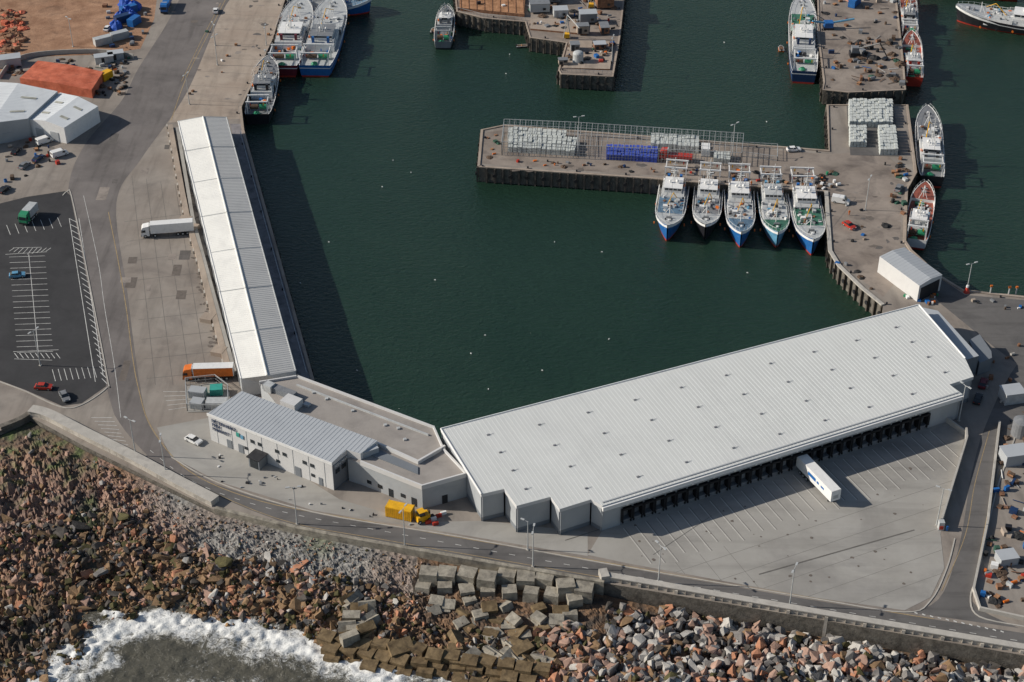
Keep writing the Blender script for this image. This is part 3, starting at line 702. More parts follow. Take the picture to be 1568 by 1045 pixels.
cage('security_fence',[(768,238),(1134,255),(1137,225),(884,208),(772,203),(768,238)],4.6,.9,.09)
mb=MB()
fa=resample(W([(772,203),(884,208),(1137,225)]),44); fb=resample(W([(768,238),(1134,255)]),44)
for p,q in zip(fa,fb): mb.cyl((p[0],p[1],4.62),(q[0],q[1],4.62),.045,STEEL,4)
for t in (.25,.5,.75):
    l=[(p[0]+(q[0]-p[0])*t,p[1]+(q[1]-p[1])*t) for p,q in zip(fa,fb)]; ribbon(mb,l,.07,4.66,STEEL,.05)
mb.obj('gull_netting_frame')
cage('security_fence',[(884,240),(884,208)],3.6,.9,.07); cage('security_fence',[(1137,240),(1190,247),(1190,228),(1137,225)],1.6,1.5)
cage('security_fence',[(287,630),(285,590),(330,585),(350,600),(350,632),(287,630)],2.2,1.6)
mb=MB(); mb.face([(*p,.105) for p in W([(287,632),(285,592),(332,586),(352,602),(352,632)])],CONCY); mb.obj('plant_compound')
container('generator_unit',(324,603),(340,602),3,PT,1.8)
container('switchgear_cabinet',(295,606),(312,608),4,CLADG,2.0); container('switchgear_cabinet',(320,622),(345,622),5,PLG,1.6); container('switchgear_cabinet',(296,622),(310,624),3,CLADG,1.8)

# ---------------------------------------------------------------- clutter
MUTE=[PGR,PLG,NETG,NETB,NETK,RUST,NETB,PK,NETK,RUST,CONCB,PGR,NETB,WHITE,PNB,RUST,PB,PO,PR]
def clutter(name,quad,n,kinds='bnpc',sc=1.0,z=0,mats=None):
    mats=mats or MUTE
    poly_=W(quad,z); xs=[p[0] for p in poly_];ys=[p[1] for p in poly_]; mb=MB();k=0;tr=0
    while k<n and tr<n*30:
        tr+=1; x,y=U(min(xs),max(xs)),U(min(ys),max(ys))
        if not inpoly(x,y,poly_): continue
        k+=1; t=random.choice(kinds); m=random.choice(mats)
        if t=='b': mb.box(x,y,z,U(.5,2.0)*sc,U(.5,1.4)*sc,U(.4,1.3)*sc,m,U(0,3)); 
        elif t=='n': mb.dome(x,y,z,U(.6,1.6)*sc,U(.3,.8)*sc,random.choice(mats if len(mats)<4 else [NETG,NETB,NETK,NETB,NETK,NETB]),9,3,.6)
        elif t=='p':
            a_=U(0,3)
            for l in range(random.randint(2,6)): mb.box(x,y,z+l*.16,1.2*sc,1.0*sc,.11,random.choice([NETB,RUST,WOOD]),a_)
        elif t=='c':
            r=U(.25,.5)*sc; 
            if R()<.5: mb.cyl((x,y,z),(x,y,z+.9*sc),r,m,10)
            else: mb.cyl((x,y,z+r),(x+1.2*sc,y+.5*sc,z+r),r,m,10)
        elif t=='l': a_=U(0,3); mb.cyl((x,y,z+.2),(x+cos(a_)*3*sc,y+sin(a_)*3*sc,z+.25),.1,m,6)
    return mb.obj(name)
clutter('fishing_gear',[(1380,240),(1400,268),(1388,280),(1345,255)],12)
clutter('fishing_gear',[(1362,300),(1385,295),(1385,340),(1350,350)],9,'bnp')
clutter('fishing_gear',[(1275,330),(1290,300),(1360,290),(1385,330),(1360,380),(1290,385)],7,'nbc',.7)
clutter('fishing_gear',[(1110,262),(1262,268),(1275,290),(1262,290),(1110,276)],34,'bnpc',.9)
clutter('fishing_gear',[(1240,270),(1280,262),(1285,285),(1255,292)],12,'bnc',1.0,0,[WHITE,PG,PO,PLG,PB])
clutter('fishing_gear',[(740,240),(742,208),(765,204),(765,250)],9,'bncp',.8); clutter('fishing_gear',[(790,252),(1100,272),(1100,262),(790,245)],30,'bnc',.7)
clutter('fishing_gear',[(1275,400),(1290,390),(1345,440),(1350,455)],6,'nb',.7)
clutter('fishing_gear',[(1385,455),(1400,440),(1440,455),(1430,470)],16,'bc',.8,0,[PB,PO,WHITE,PG,RUST])
clutter('scrap_pile',[(0,112),(35,95),(175,85),(195,120),(185,150),(150,150),(120,135),(30,130)],75,'bnpcl',.95)
clutter('scrap_pile',[(0,230),(60,205),(95,250),(40,275),(0,280)],26,'bnpc',1.0); 
clutter('rubble_heap',[(0,15),(34,20),(40,60),(22,75),(0,110)],80,'n',1.3,0,[RUST,EARTH,PRR]); clutter('scrap_pile',[(0,20),(28,20),(35,70),(0,110)],30,'b',1.3,0,[RUST,EARTH,PRR,EARTH])
clutter('scrap_pile',[(160,8),(230,0),(215,75),(140,84)],16,'bc',1.2,0,[PNB,PLG,PGR,RUST]); clutter('scrap_pile',[(170,100),(205,85),(190,150),(165,145)],34,'bnc',.8)
clutter('yard_gear',[(1530,640),(1640,620),(1640,800),(1515,800)],90,'bnpcl',1.0); clutter('yard_gear',[(1512,810),(1640,800),(1640,940),(1496,925)],90,'bnpcl',1.0)
clutter('quay_gear',[(300,35),(425,35),(405,90),(350,150),(270,165),(310,80)],9,'bp',.7)
clutter('bollards_and_stores',[(1450,455),(1568,462),(1568,480),(1470,475)],8,'b',.6)
clutter('roadside_debris',[(1496,600),(1512,560),(1560,510),(1568,540),(1540,640)],10,'bc',.8,0,[COPE,PLG,RUST])
clutter('loose_debris',[(330,690),(520,770),(640,800),(640,812),(480,780),(330,738)],26,'bc',.4,0.02,[PK,PGR,PLG,WHITE])
mb=MB()
for (u,v,L_,W_,h,m) in ((1548,612,5,4,3,PLG),(1562,665,6,6,4,RUST),(1540,860,4,3,2,CLADG),(1555,705,7,4,3,CLADG)):
    p=S(u,v); 
    if m is RUST: mb.cyl((p[0],p[1],0),(p[0],p[1],h),2.2,PGR,20); mb.cyl((p[0],p[1],h),(p[0],p[1],h+.6),2.2,PGR,20,.3)
    else: mb.box(p[0],p[1],0,L_,W_,h,m,.2); mb.box(p[0],p[1],h,L_+.3,W_+.3,.15,ROOFG,.2); mb.box(p[0]-.5,p[1]-W_/2,.1,1,.1,2,DARK,.2)
mb.obj('storage_building')
mb=MB(); ribbon(mb,W([(1530,650),(1512,800),(1490,905),(1500,935),(1568,950)]),.5,0,COPE,1.0); mb.obj('yard_wall')
mb=MB(); ribbon(mb,W([(1478,665),(1479,678),(1438,812)]),.45,0,COPE,2.0); ribbon(mb,W([(1440,640),(1479,668)]),.4,0,COPE,1.4); 
p=S(1440,810); mb.box(p[0],p[1],0,1.2,1.2,2.2,PLG); mb.box(p[0],p[1]-.7,.4,.8,.1,.9,PR); mb.box(p[0]+1.2,p[1]-.7,.2,.4,.4,1.2,PB)
mb.obj('yard_boundary_wall')

mb=MB(); ypoly=[fr.loc(p) for p in W(yard)]
for i in range(nd+1):
    x=d0+i*sp
    for q in scan(ypoly,x):
        y1_=min(q[1],-1.0); y0_=max(q[0]+.5,-13.5-(i%3))
        if y1_>y0_:
            mb.box(x,(y0_+y1_)/2,.031,.16,y1_-y0_,.006,YJOINT); mb.box(x+.3,(y0_+y1_)/2,.031,.16,y1_-y0_,.005,YJD)
x=-20
while x<L+20:
    for q in scan(ypoly,x):
        y1_=min(q[1],-15.2)
        if y1_>q[0]: mb.box(x,(q[0]+y1_)/2,.031,.07,y1_-q[0],.003,JOINT)
    x+=6
yT=[(p[1],p[0]) for p in ypoly]; y=-60
while y<-12:
    for q in scan(yT,y): mb.box((q[0]+q[1])/2,y,.031,q[1]-q[0],.07,.0045,JOINT)
    y+=6
mb.obj('yard_lane_markings',(fr.o[0],fr.o[1],0),fr.a)
mb=MB(); ribbon(mb,W([(1162,880),(1400,812)]),.3,.07,JOINT); ribbon(mb,W([(1000,850),(1090,790)]),.08,.07,JOINT); ribbon(mb,W([(865,828),(960,798)]),.2,.07,JOINT); mb.obj('drain_channel')
mb=MB()
for k in range(9):
    t=k/8; ribbon(mb,[S(190+t*35,330+t*240+10),S(282+t*62,322+t*240+6)],.14,.012,JOINT)
for k in range(4): ribbon(mb,[S(202+k*22,270+k*4),S(238+k*27,590)],.1,.0125,JOINT)
for k in range(8): ribbon(mb,[S(296-k*4+0,20+k*22),S(425-k*8,26+k*22)],.1,.0128,JOINT)
mb.obj('slab_joints')

# ---------------------------------------------------------------- lamps
def lamp(u,v,h=10.5,name='street_lamp',arms=2,base=None):
    p=S(u,v); mb=MB(); mb.cyl((0,0,0),(0,0,1.5),.17,STEEL,8); mb.cyl((0,0,1.5),(0,0,h),.13,STEEL,8,.09)
    mb.box(0,0,0,.6,.6,.15,COPE)
    for k in range(arms):
        s=1 if k==0 else -1
        mb.cyl((0,0,h-.1),(s*1.1,0,h+.15),.05,STEEL,6); mb.box(s*1.3,0,h+.08,.9,.4,.16,PLG); mb.box(s*1.3,0,h+.04,.6,.3,.04,WHITE)
    if base: mb.cyl((0,0,0),(0,0,1.6),.9,base,10,.3); mb.cyl((0,0,1.6),(0,0,2.2),.4,WHITE,8)
    mb.obj(name,(p[0],p[1],.02),U(0,3))
for u,v in ((208,698),(254,727),(455,803),(620,836),(816,868),(1008,893),(1209,928),(1325,322),(333,100),(290,160),(112,72),(1434,805),(1468,645),(62,560)): 
    lamp(u,v,10.5)
lamp(885,238,13,arms=2);lamp(1121,240,11);lamp(1480,448,9,base=PR);lamp(808,842,8,arms=1);lamp(330,70,8);lamp(408,70,7);lamp(937,95,9)
mb=MB()
for u,v in ((1544,452),(1516,450),(1555,452)): p=S(u,v); mb.cyl((p[0],p[1],0),(p[0],p[1],2.2),.2,STEEL,6); mb.box(p[0],p[1],2.2,.6,.5,.5,PO)
mb.obj('quay_bollard')

# ---------------------------------------------------------------- other jetties
def jetty(name,px,top,z=0,fend=True):
    pl=W(px,z); mb=MB(); mb.prism(pl,-8,z,WALLQ,top); mb.obj(name)
    n=len(pl); ar=sum(pl[i][0]*pl[(i+1)%n][1]-pl[(i+1)%n][0]*pl[i][1] for i in range(n))
    if fend: coping(pl+[pl[0]],'quay_fender_coping',.6,.2,CONCB,True,2.5,1 if ar>0 else -1)
jetty('east_jetty',[(1250,-120),(1254,60),(1262,126),(1260,138),(1300,142),(1386,138),(1383,100),(1372,0),(1362,-120)],CONCQ)
jetty('north_jetty',[(690,-80),(700,18),(740,28),(805,34),(812,58),(868,66),(856,108),(860,114),(938,118),(948,60),(964,-80)],CONCQ)
mb=MB(); mb.prism(W([(702,-60),(704,12),(803,22),(806,-60)],1.2),.003,1.2,RUST,WOOD)
for k in range(9): ribbon(mb,W([(704+k*12,-50),(706+k*12,13+k)],1.2),.25,1.203,RUST,.12)
mb.prism(W([(812,44),(812,28),(900,30),(898,52)],.6),.003,.6,RUST,CONCB)
mb.prism(W([(862,104),(872,62),(940,64),(934,106)],.5),.003,.5,RUST,CONCB)
mb.obj('timber_staging')
mb=MB()
for u,v,sx,sy,sz,m in ((826,18,7,4,3,CLADG),(858,26,5,4,2.6,PLG),(892,52,4,3,2.8,CONCB),(900,34,6,4,3.2,CLADD),(880,78,3,3,2.2,PGR),(918,76,4,3,1.8,RUST),(862,100,3,2,1.6,CONCB),(925,50,3,5,2.2,RUST),(840,2,8,5,3.6,PGR),(925,8,6,8,3.4,RUST)):
    p=S(u,v); mb.box(p[0],p[1],.6,sx,sy,sz,m,.1); mb.box(p[0],p[1],sz+.6,sx+.3,sy+.3,.18,[ROOFG,PGR,RUST][int(u)%3],.1)
    mb.box(p[0]-sx*.2,p[1]-sy/2-.05,.7,1,.12,2 if sz>2 else 1,DARK,.1); mb.box(p[0]+sx*.25,p[1]-sy/2-.05,1.4,1,.12,.8,GLASS,.1)
mb.obj('jetty_cabins')
mb=MB()
for u,v,h in ((868,60,9),(905,14,11)):
    p=S(u,v); 
    for s in(-1,1): mb.cyl((p[0]+s*1.2,p[1],.3),(p[0],p[1],h),.15,STEEL,6)
    mb.cyl((p[0],p[1],h),(p[0]+4,p[1]-5,h*.7),.12,STEEL,6); mb.cyl((p[0],p[1]+2,.3),(p[0],p[1],h),.12,STEEL,6); mb.box(p[0],p[1]+1,.3,2,2,1.4,PY)
mb.obj('derrick_crane')
mb=MB(); ribbon(mb,resample(W([(700,16),(740,26),(805,32)]),20),.08,1.1,STEEL,.08); ribbon(mb,resample(W([(862,110),(936,114)]),10),.08,1.1,STEEL,.08)
for p in resample(W([(700,16),(740,26),(805,32)]),20)+resample(W([(862,110),(936,114)]),12): mb.box(p[0],p[1],0,.08,.08,1.15,STEEL)
mb.obj('jetty_railing')
clutter('jetty_stores',[(808,-10),(950,-10),(940,50),(815,40)],75,'bnpcl',1.1,.3); clutter('jetty_stores',[(868,100),(876,66),(938,68),(930,104)],34,'bcn',1.0,.5); clutter('jetty_stores',[(1258,-20),(1372,-20),(1382,130),(1264,130)],70,'bnpcl',1.1)
clutter('jetty_stores',[(1300,60),(1380,60),(1384,130),(1310,130)],55,'bncl',1.3,0,[RUST,NETK,NETB,PGR]); clutter('jetty_stores',[(710,5),(800,12),(800,0),(712,-10)],8,'bl',.9,1.2)
mb=MB()
for u,v,r,h in ((885,96,1.8,3.4),(820,12,1.6,3)): p=S(u,v); mb.cyl((p[0],p[1],.5),(p[0],p[1],h),r,PLG,18); mb.dome(p[0],p[1],h,r,.8,PLG,18)
mb.obj('storage_tank')
mb=MB(); p=S(1308,86); mb.box(p[0],p[1],0,3.4,3,1.6,PK); mb.box(p[0],p[1],1.6,2.4,2.2,1.8,PGR); mb.cyl((p[0],p[1],2.5),(p[0]+7,p[1]-5,7),.25,PK,6); mb.cyl((p[0]+7,p[1]-5,7),(p[0]+10,p[1]-6,2),.2,PK,6); mb.obj('excavator')
mb=MB(); p=S(1268,44); mb.box(p[0],p[1],.8,3,3,1.8,PB); mb.box(p[0],p[1],0,3.6,3,.8,PK); mb.cyl((p[0],p[1],2),(p[0]+9,p[1]+1,3.2),.35,PLB,6); mb.cyl((p[0],p[1],2),(p[0]-6,p[1]-1,3.2),.35,PLB,6); mb.obj('crawler_crane')

# ---------------------------------------------------------------- fishing boats
BST=[0,.04,.15,.3,.45,.6,.7,.78,.85,.91,.96,1.0]
BHB=[.8,.87,.95,1,1,1,.97,.9,.77,.58,.36,.06]
def hb(s):
    for i in range(len(BST)-1):
        if s<=BST[i+1]: t=(s-BST[i])/(BST[i+1]-BST[i]); return BHB[i]+(BHB[i+1]-BHB[i])*t
    return .06
def trawler(name,stern,bow,hull,deck,B=7.6,boot=PR,band=WHITE,wh=WHITE,house=.36,mast=8,zref=-2,Lf=None,aft=PG,shelter=True,seed=1,mid=None):
    rnd=random.Random(seed); c,an,L=place(stern,bow,zref); mid=mid or deck
    if Lf: L=Lf
    mb=MB(); b=B/2; k=L/26
    sh=lambda s:2.8*k**.5+2.8*max(0,(s-.4)/.6)**1.7+.3*max(0,(.2-s)/.2)
    rings=[]
    for s in BST:
        x=-L/2+s*L; w=hb(s)*b; fl=1-.5*max(0,(s-.55)/.45)
        t=sh(s); rk=1.2*max(0,(s-.8)/.2)
        rings.append([(x-rk*1.2,w*fl*.7,-1.0),(x-rk*.9,w*fl*.92,.6),(x-rk*.35,w*(.5+.5*fl)*.99,t-1.25),(x-rk*.3,w*(.55+.45*fl),t-.95),(x,w,t),(x,w-.16 if w>.3 else w*.5,t),(x,w-.18 if w>.3 else w*.45,t-1.05)])
    ms=[boot,hull,band or hull,hull,WHITE,wh]
    for side in(1,-1):
        for i in range(len(rings)-1):
            for j in range(6):
                q=[rings[i][j],rings[i+1][j],rings[i+1][j+1],rings[i][j+1]]
                q=[(p[0],p[1]*side,p[2]) for p in q]
                if side<0: q=q[::-1]
                mb.face(q,ms[j])
    r=rings[0]
    for j in range(4): mb.face([(r[j][0],-r[j][1],r[j][2]),(r[j][0],r[j][1],r[j][2]),(r[j+1][0],r[j+1][1],r[j+1][2]),(r[j+1][0],-r[j+1][1],r[j+1][2])],ms[j])
    for i in range(len(rings)-1):
        p,q=rings[i][6],rings[i+1][6]; mb.face([(p[0],-p[1],p[2]),(q[0],-q[1],q[2]),(q[0],q[1],q[2]),(p[0],p[1],p[2])],deck)
    X=lambda s:-L/2+s*L
    zb=[]
    for s in (.74,.78,.85,.91,.96,.995): zb.append((X(s),max(hb(s)*b-.2,.05),sh(s)-.12))
    for i in range(len(zb)-1):
        p,q=zb[i],zb[i+1]; mb.face([(p[0],-p[1],p[2]),(q[0],-q[1],q[2]),(q[0],q[1],q[2]),(p[0],p[1],p[2])],deck)
    p=zb[0]; mb.face([(p[0],-p[1],p[2]-1.1),(p[0],p[1],p[2]-1.1),(p[0],p[1],p[2]),(p[0],-p[1],p[2])],wh)
    zd=sh(.4)-1.05; h0=house
    mb.box(X(h0),0,zd,L*.30,B*.74,2.5,wh,top=PLG)
    zz=zd+2.5
    mb.box(X(h0)+.3,0,zz,L*.17,B*.56,.9,wh)
    mb.box(X(h0)+.3,0,zz+.9,L*.17,B*.57,.75,GLASS,tx=1.03,ty=1.02)
    for t in (-.5,-.25,0,.25,.5): mb.box(X(h0)+.3+L*.087,t*B*.55,zz+.9,.12,.14,.75,wh)
    for t in (-.48,-.16,.16,.48):
        for s in(-1,1): mb.box(X(h0)+.3+t*L*.17,s*B*.288,zz+.9,.2,.1,.75,wh)
    mb.box(X(h0)+.3,0,zz+1.65,L*.18,B*.60,.16,wh,top=rnd.choice([PLG,WHITE,WHITE,PGR]))
    for s in(-1,1):
        for t in (-.35,-.1,.2,.4): mb.box(X(h0)+t*L*.28,s*(B*.37+.01),zd+1.2,.5,.06,.5,GLASS)
        for q in range(6): mb.cyl((X(h0)-L*.14+q*L*.055,s*B*.36,zz),(X(h0)-L*.14+q*L*.055,s*B*.36,zz+.95),.04,WHITE,4)
        mb.cyl((X(h0)-L*.14,s*B*.36,zz+.95),(X(h0)+L*.14,s*B*.36,zz+.95),.04,WHITE,4)
    mb.box(X(h0)-L*.11,B*.2,zz,1.1,.8,2.0,hull); mb.box(X(h0)-L*.11,-B*.2,zz,1.1,.8,2.0,hull)
    mb.cyl((X(h0)-L*.11,-B*.33,zz+.3),(X(h0)-L*.11+1.2,-B*.33,zz+.3),.32,WHITE,8); mb.cyl((X(h0)-L*.05,B*.34,zz+.3),(X(h0)-L*.05+1.1,B*.34,zz+.3),.3,PO,8)
    zt=zz+1.81; xm=X(h0)-.4
    for s in(-1,1): mb.cyl((xm-.8,s*.9,zt),(xm,0,zt+mast*.55),.09,wh,6)
    mb.cyl((xm,0,zt),(xm,0,zt+mast),.15,wh,6,.07)
    for q in (.35,.5,.7,.85): mb.box(xm,0,zt+mast*q,.14,3.0-2*q,.14,wh)
    mb.box(xm+.35,0,zt+mast*.45,.3,2.2,.18,WHITE); mb.dome(xm+.9,1.0,zt+.5,.5,.7,WHITE,8,3); mb.dome(xm+.9,-1.1,zt+.4,.4,.6,WHITE,8,3)
    mb.box(xm+.9,1.0,zt,.2,.2,.5,wh); mb.box(xm+.9,-1.1,zt,.2,.2,.4,wh)
    for q in range(3): yy=rnd.uniform(-1.8,1.8); mb.cyl((xm-.6,yy,zt),(xm-.6,yy,zt+rnd.uniform(2,4.5)),.035,WHITE,4)
    zs_=sh(.1)-1.05
    for sx_ in (.035,.16):
        for s in(-1,1): mb.box(X(sx_),s*b*.68,zs_,.35,.35,4.6,wh)
        mb.box(X(sx_),0,zs_+4.6,.4,b*1.5,.4,wh)
    for s in(-1,1): mb.box(X(.1),s*b*.68,zs_+4.1,L*.125,.25,.3,wh); mb.box(X(.035),s*b*.45,zs_+3.6,.5,.3,.8,PR if s>0 else PY)
    mb.cyl((X(.14),-b*.6,zs_+1.1),(X(.14),-b*.05,zs_+1.1),.85,aft,12); mb.cyl((X(.14),b*.05,zs_+1.1),(X(.14),b*.6,zs_+1.1),.8,NETB,12)
    mb.dome(X(.06),.6,zs_,1.3,.8,aft,9,3,.4)
    zf=sh(.62)-1.05
    if shelter:
        st_=[.50,.6,.7,.74]
        z1_=[sh(.74)-.1 for s in st_]
        for i in range(3):
            p,q=(X(st_[i]),hb(st_[i])*b*.84,z1_[i]),(X(st_[i+1]),hb(st_[i+1])*b*.84,z1_[i+1])
            mb.face([(p[0],-p[1],p[2]),(q[0],-q[1],q[2]),(q[0],q[1],q[2]),(p[0],p[1],p[2])],mid)
            for s in(1,-1):
                mb.face([(p[0],s*p[1],p[2]-2.6),(q[0],s*q[1],q[2]-2.6),(q[0],s*q[1],q[2]),(p[0],s*p[1],p[2])],wh)
        zf=z1_[1]
        mb.box(X(.62),0,zf,1.8,1.8,.4,wh,top=PLG); mb.box(X(.55),b*.4,zf,1.6,1.0,.7,PLG); mb.box(X(.66),-b*.35,zf,1.2,1.4,.8,wh)
        for s in(-1,1): 
            mb.cyl((X(.5),s*b*.82,zf+.9),(X(.74),s*b*.8,zf+.9),.04,WHITE,4)
            for q in range(5): mb.cyl((X(.5+.06*q),s*b*.82,zf),(X(.5+.06*q),s*b*.82,zf+.9),.04,WHITE,4)
    else:
        mb.box(X(.62),0,zf,2.0,2.0,.6,wh,top=PGR); mb.box(X(.7),b*.2,zf,1.3,2.6,.8,PG)
    mb.cyl((X(.78),0,sh(.78)-.2),(X(.78),0,sh(.78)+3.6),.14,wh,6); mb.box(X(.78),0,sh(.78)+2.5,.14,1.6,.14,wh)
    for s in(-1,1): mb.cyl((X(.74),s*1.2,sh(.78)-.2),(X(.78),0,sh(.78)+2.5),.08,wh,5)
    mb.cyl((X(.84),-.8,sh(.84)+.2),(X(.84),.8,sh(.84)+.2),.35,PGR,8); mb.box(X(.9),0,sh(.9)-.12,.9,.5,.4,wh); mb.cyl((X(.88),.9,sh(.88)-.1),(X(.88),.9,sh(.88)+.4),.2,PK,6); mb.cyl((X(.88),-.9,sh(.88)-.1),(X(.88),-.9,sh(.88)+.4),.2,PK,6)
    mb.cyl((X(h0+.14),b*.3,zf),(X(h0+.26),b*.1,zf+4.2),.14,PY,6); mb.cyl((X(h0+.26),b*.1,zf+4.2),(X(h0+.34),-b*.2,zf+1.8),.12,PY,6)
    mb.cyl((xm,0,zt+mast*.8),(X(.8),0,sh(.78)+3.5),.03,PK,4); mb.cyl((xm,0,zt+mast*.8),(X(.035),0,zs_+4.9),.03,PK,4)
    for i in range(22):
        s=rnd.uniform(.5,.73); m=rnd.choice([PLB,WHITE,PGR,PK,NETK,RUST,WHITE,PLG,hull,deck,PGR,PO]); mb.box(X(s),rnd.uniform(-.75,.75)*hb(s)*b,zf,rnd.uniform(.3,1.1),rnd.uniform(.3,.9),rnd.uniform(.2,.7),m,rnd.uniform(0,3))
    for i in range(9):
        s=rnd.uniform(.2,.3); mb.box(X(s),rnd.uniform(-.7,.7)*b,zs_,rnd.uniform(.5,1.2),rnd.uniform(.5,1),rnd.uniform(.4,1.2),rnd.choice([PO,PB,WHITE,PGR,NETG,PK]),rnd.uniform(0,3))
    pts=[]
    for s in [.3+.05*i for i in range(14)]+[.985]: pts.append((X(s),hb(s)*b-.08,sh(s)))
    for s in(-1,1):
        for p in pts: mb.cyl((p[0],s*p[1],p[2]),(p[0],s*p[1],p[2]+.9),.035,WHITE,4)
        for p,q in zip(pts,pts[1:]): mb.cyl((p[0],s*p[1],p[2]+.9),(q[0],s*q[1],q[2]+.9),.035,WHITE,4)
    for i in range(5):
        s=.2+.14*i
        for sd in(-1,1): mb.cyl((X(s),sd*(hb(s)*b+.05),1.2),(X(s),sd*(hb(s)*b+.4),1.2),.4,BLACK if i%2 else PO,8)
    return mb.obj(name,(c[0],c[1],WZ),an)
T=[((1036,266),(1021,364),PB,PLG,PR,PG,9.0,PDB),((1087,270),(1079,362),PK,PLG,PK,NETB,8.6,PGR),((1130,272),(1134,374),PB,PDB,PR,PB,8.8,PLG),((1177,276),(1190,374),PLB,PDG,PR,PO,8.5,PLG),((1225,278),(1244,386),PB,PLG,PR,PG,9.4,PDG)]
for i,(s,b,h,dk,bt,af,B,md) in enumerate(T): trawler('fishing_trawler',s,b,h,dk,B,bt,WHITE,WHITE,.36,8,-3,aft=af,seed=i+3,mid=md)
trawler('fishing_trawler',(1231,116),(1227,4),PNB,PLG,10,PR,WHITE,house=.42,seed=20,mid=PDG)
trawler('fishing_trawler',(1427,274),(1418,175),PK,PGR,8.5,PR,PK,house=.35,mast=10,seed=21)
trawler('fishing_trawler',(1402,368),(1416,290),WHITE,PDR,7.4,PR,WHITE,house=.3,mast=5,seed=22,shelter=False)
trawler('fishing_trawler',(432,106),(463,8),PM,PLG,12.5,PR,WHITE,house=.45,mast=9,seed=23)
trawler('fishing_trawler',(482,106),(514,6),PB,PLG,13,PR,WHITE,house=.4,mast=9,seed=24)
trawler('fishing_trawler',(394,178),(412,98),PK,PGR,9.4,PK,PK,house=.5,mast=6,seed=25)
trawler('fishing_trawler',(1640,42),(1462,20),PK,PLG,12,PR,WHITE,house=.4,mast=9,seed=26)
trawler('fishing_trawler',(1392,58),(1388,-6),PK,PDR,7,PR,PK,house=.4,mast=6,seed=27)
trawler('fishing_trawler',(1400,120),(1394,58),PR,PDR,7,PR,PR,house=.3,mast=5,seed=28,shelter=False)
trawler('fishing_trawler',(440,2),(570,8),PB,PDB,12,PR,PB,house=.4,mast=8,seed=29)
trawler('work_boat',(678,64),(684,18),PGR,PGR,7,PK,PGR,wh=PLG,house=.6,mast=5,seed=30,shelter=False)
trawler('fishing_trawler',(1560,-14),(1400,-30),PK,PLG,10,PR,WHITE,seed=31)
def dinghy(u,v,rz,m):
    p=S(u,v,WZ); mb=MB()
    prof=[(-2.2,-.9),(1.0,-.95),(2.0,-.5),(2.5,0),(2.0,.5),(1.0,.95),(-2.2,.9)]
    mb.prism(prof,-.2,.55,m,PLG); mb.prism([(x*.86,y*.8) for x,y in prof],.5,.58,PGR,NETB); mb.box(-.3,0,.55,.3,1.5,.15,WOOD); mb.box(-2.2,0,.3,.4,.4,.8,PK)
    mb.obj('small_boat',(p[0],p[1],WZ),rz)
dinghy(1196,76,1.5,PO); dinghy(664,48,1.4,PK); dinghy(800,72,.2,PK); dinghy(828,76,.1,PGR)

# ---------------------------------------------------------------- sea defences
def interp(tab,x):
    for (a,b),(c,d) in zip(tab,tab[1:]):
        if x<=c: return b+(d-b)*(x-a)/(c-a)
    return tab[-1][1]
WALLT=[(-300,745),(0,662),(45,640),(130,686),(330,784),(600,840),(925,895),(1250,950),(1568,1006),(1800,1047)]
SHORE=[(-300,1090),(0,1064),(70,1042),(110,998),(160,925),(200,932),(260,934),(330,940),(400,952),(460,968),(500,985),(560,1006),(640,1026),(800,1050),(1000,1085),(1568,1150),(1800,1190)]
ZTOP=[(-300,-1.2),(45,-1.2),(330,-.8),(600,-1.0),(900,-2.6),(960,-3.6),(1100,-4.4),(1800,-4.6)]
def tpos(u,t):
    a_=S(u,interp(WALLT,u),0); b_=S(u,interp(SHORE,u),WZ)
    x=a_[0]+(b_[0]-a_[0])*t; y=a_[1]+(b_[1]-a_[1])*t
    zt=interp(ZTOP,u); z=zt+(WZ-zt)*min(t,1.6)**1.1
    e=min(1,t*6)
    left=1 if u<620 else max(.3,1-(u-620)/250)
    if 200<u<640 and t<.5: left*=.35+.65*min(1,abs(u-420)/220)*(t/.5)+.3*t
    p=Vector((x*.11,y*.11,0)); z+=e*left*(1.7*noise.noise(p*1.6) + 1.8*(abs(noise.noise(p*4))-.2) + 1.1*(abs(noise.noise(p*11+Vector((5,5,0))))-.2) + .35*noise.noise(p*30))
    if t>1.02: z-=(t-1.02)*6
    return x,y,z
NU,NT=820,140; vs=[];cols=[]
def zone(u,t,x,y,z):
    n1=noise.noise(Vector((x*.06,y*.06,2))); n2=noise.noise(Vector((x*.35,y*.35,7))); n3=noise.noise(Vector((x*1.3,y*1.3,9)))
    brown=(.20,.115,.062); pink=(.36,.22,.165); grey=(.25,.24,.22); dark=(.05,.042,.034); ochre=(.32,.18,.07); green=(.09,.115,.035)
    def mx(a,b,k): k=max(0,min(1,k)); return tuple(a[i]+(b[i]-a[i])*k for i in range(3))
    c=mx(brown,pink,.35+n2*1.0)
    if u<640:
        g=(min(1,max(0,(u-190)/90))*max(0,1-max(0,t-.42-n1*.2)*6))
        c=mx(c,grey,g*(1.1+n1)); c=mx(c,pink,(1-g)*max(0,1-abs(t-.33)*3.2)*.9)
        c=mx(c,ochre,max(0,(t-.5)*2.0)*(.7+n2)) 
        if u<150: c=mx(c,dark,.35+n1*1.3); c=mx(c,green,max(0,.45-t*2+n2*1.5))
    else: c=mx(brown,dark,.3+n2)
    c=mx(c,dark,n3*1.5); c=mx(c,dark,max(0,(-4.5-z)*.9)); c=mx(c,green,max(0,n1*1.6-.6)*(1 if t<.5 else .4))
    return (*c,1)
for j in range(NT+1):
    for i in range(NU+1):
        u=-300+2050*i/NU; t=1.35*j/NT; x,y,z=tpos(u,t); vs.append((x,y,z)); cols+=zone(u,t,x,y,z)
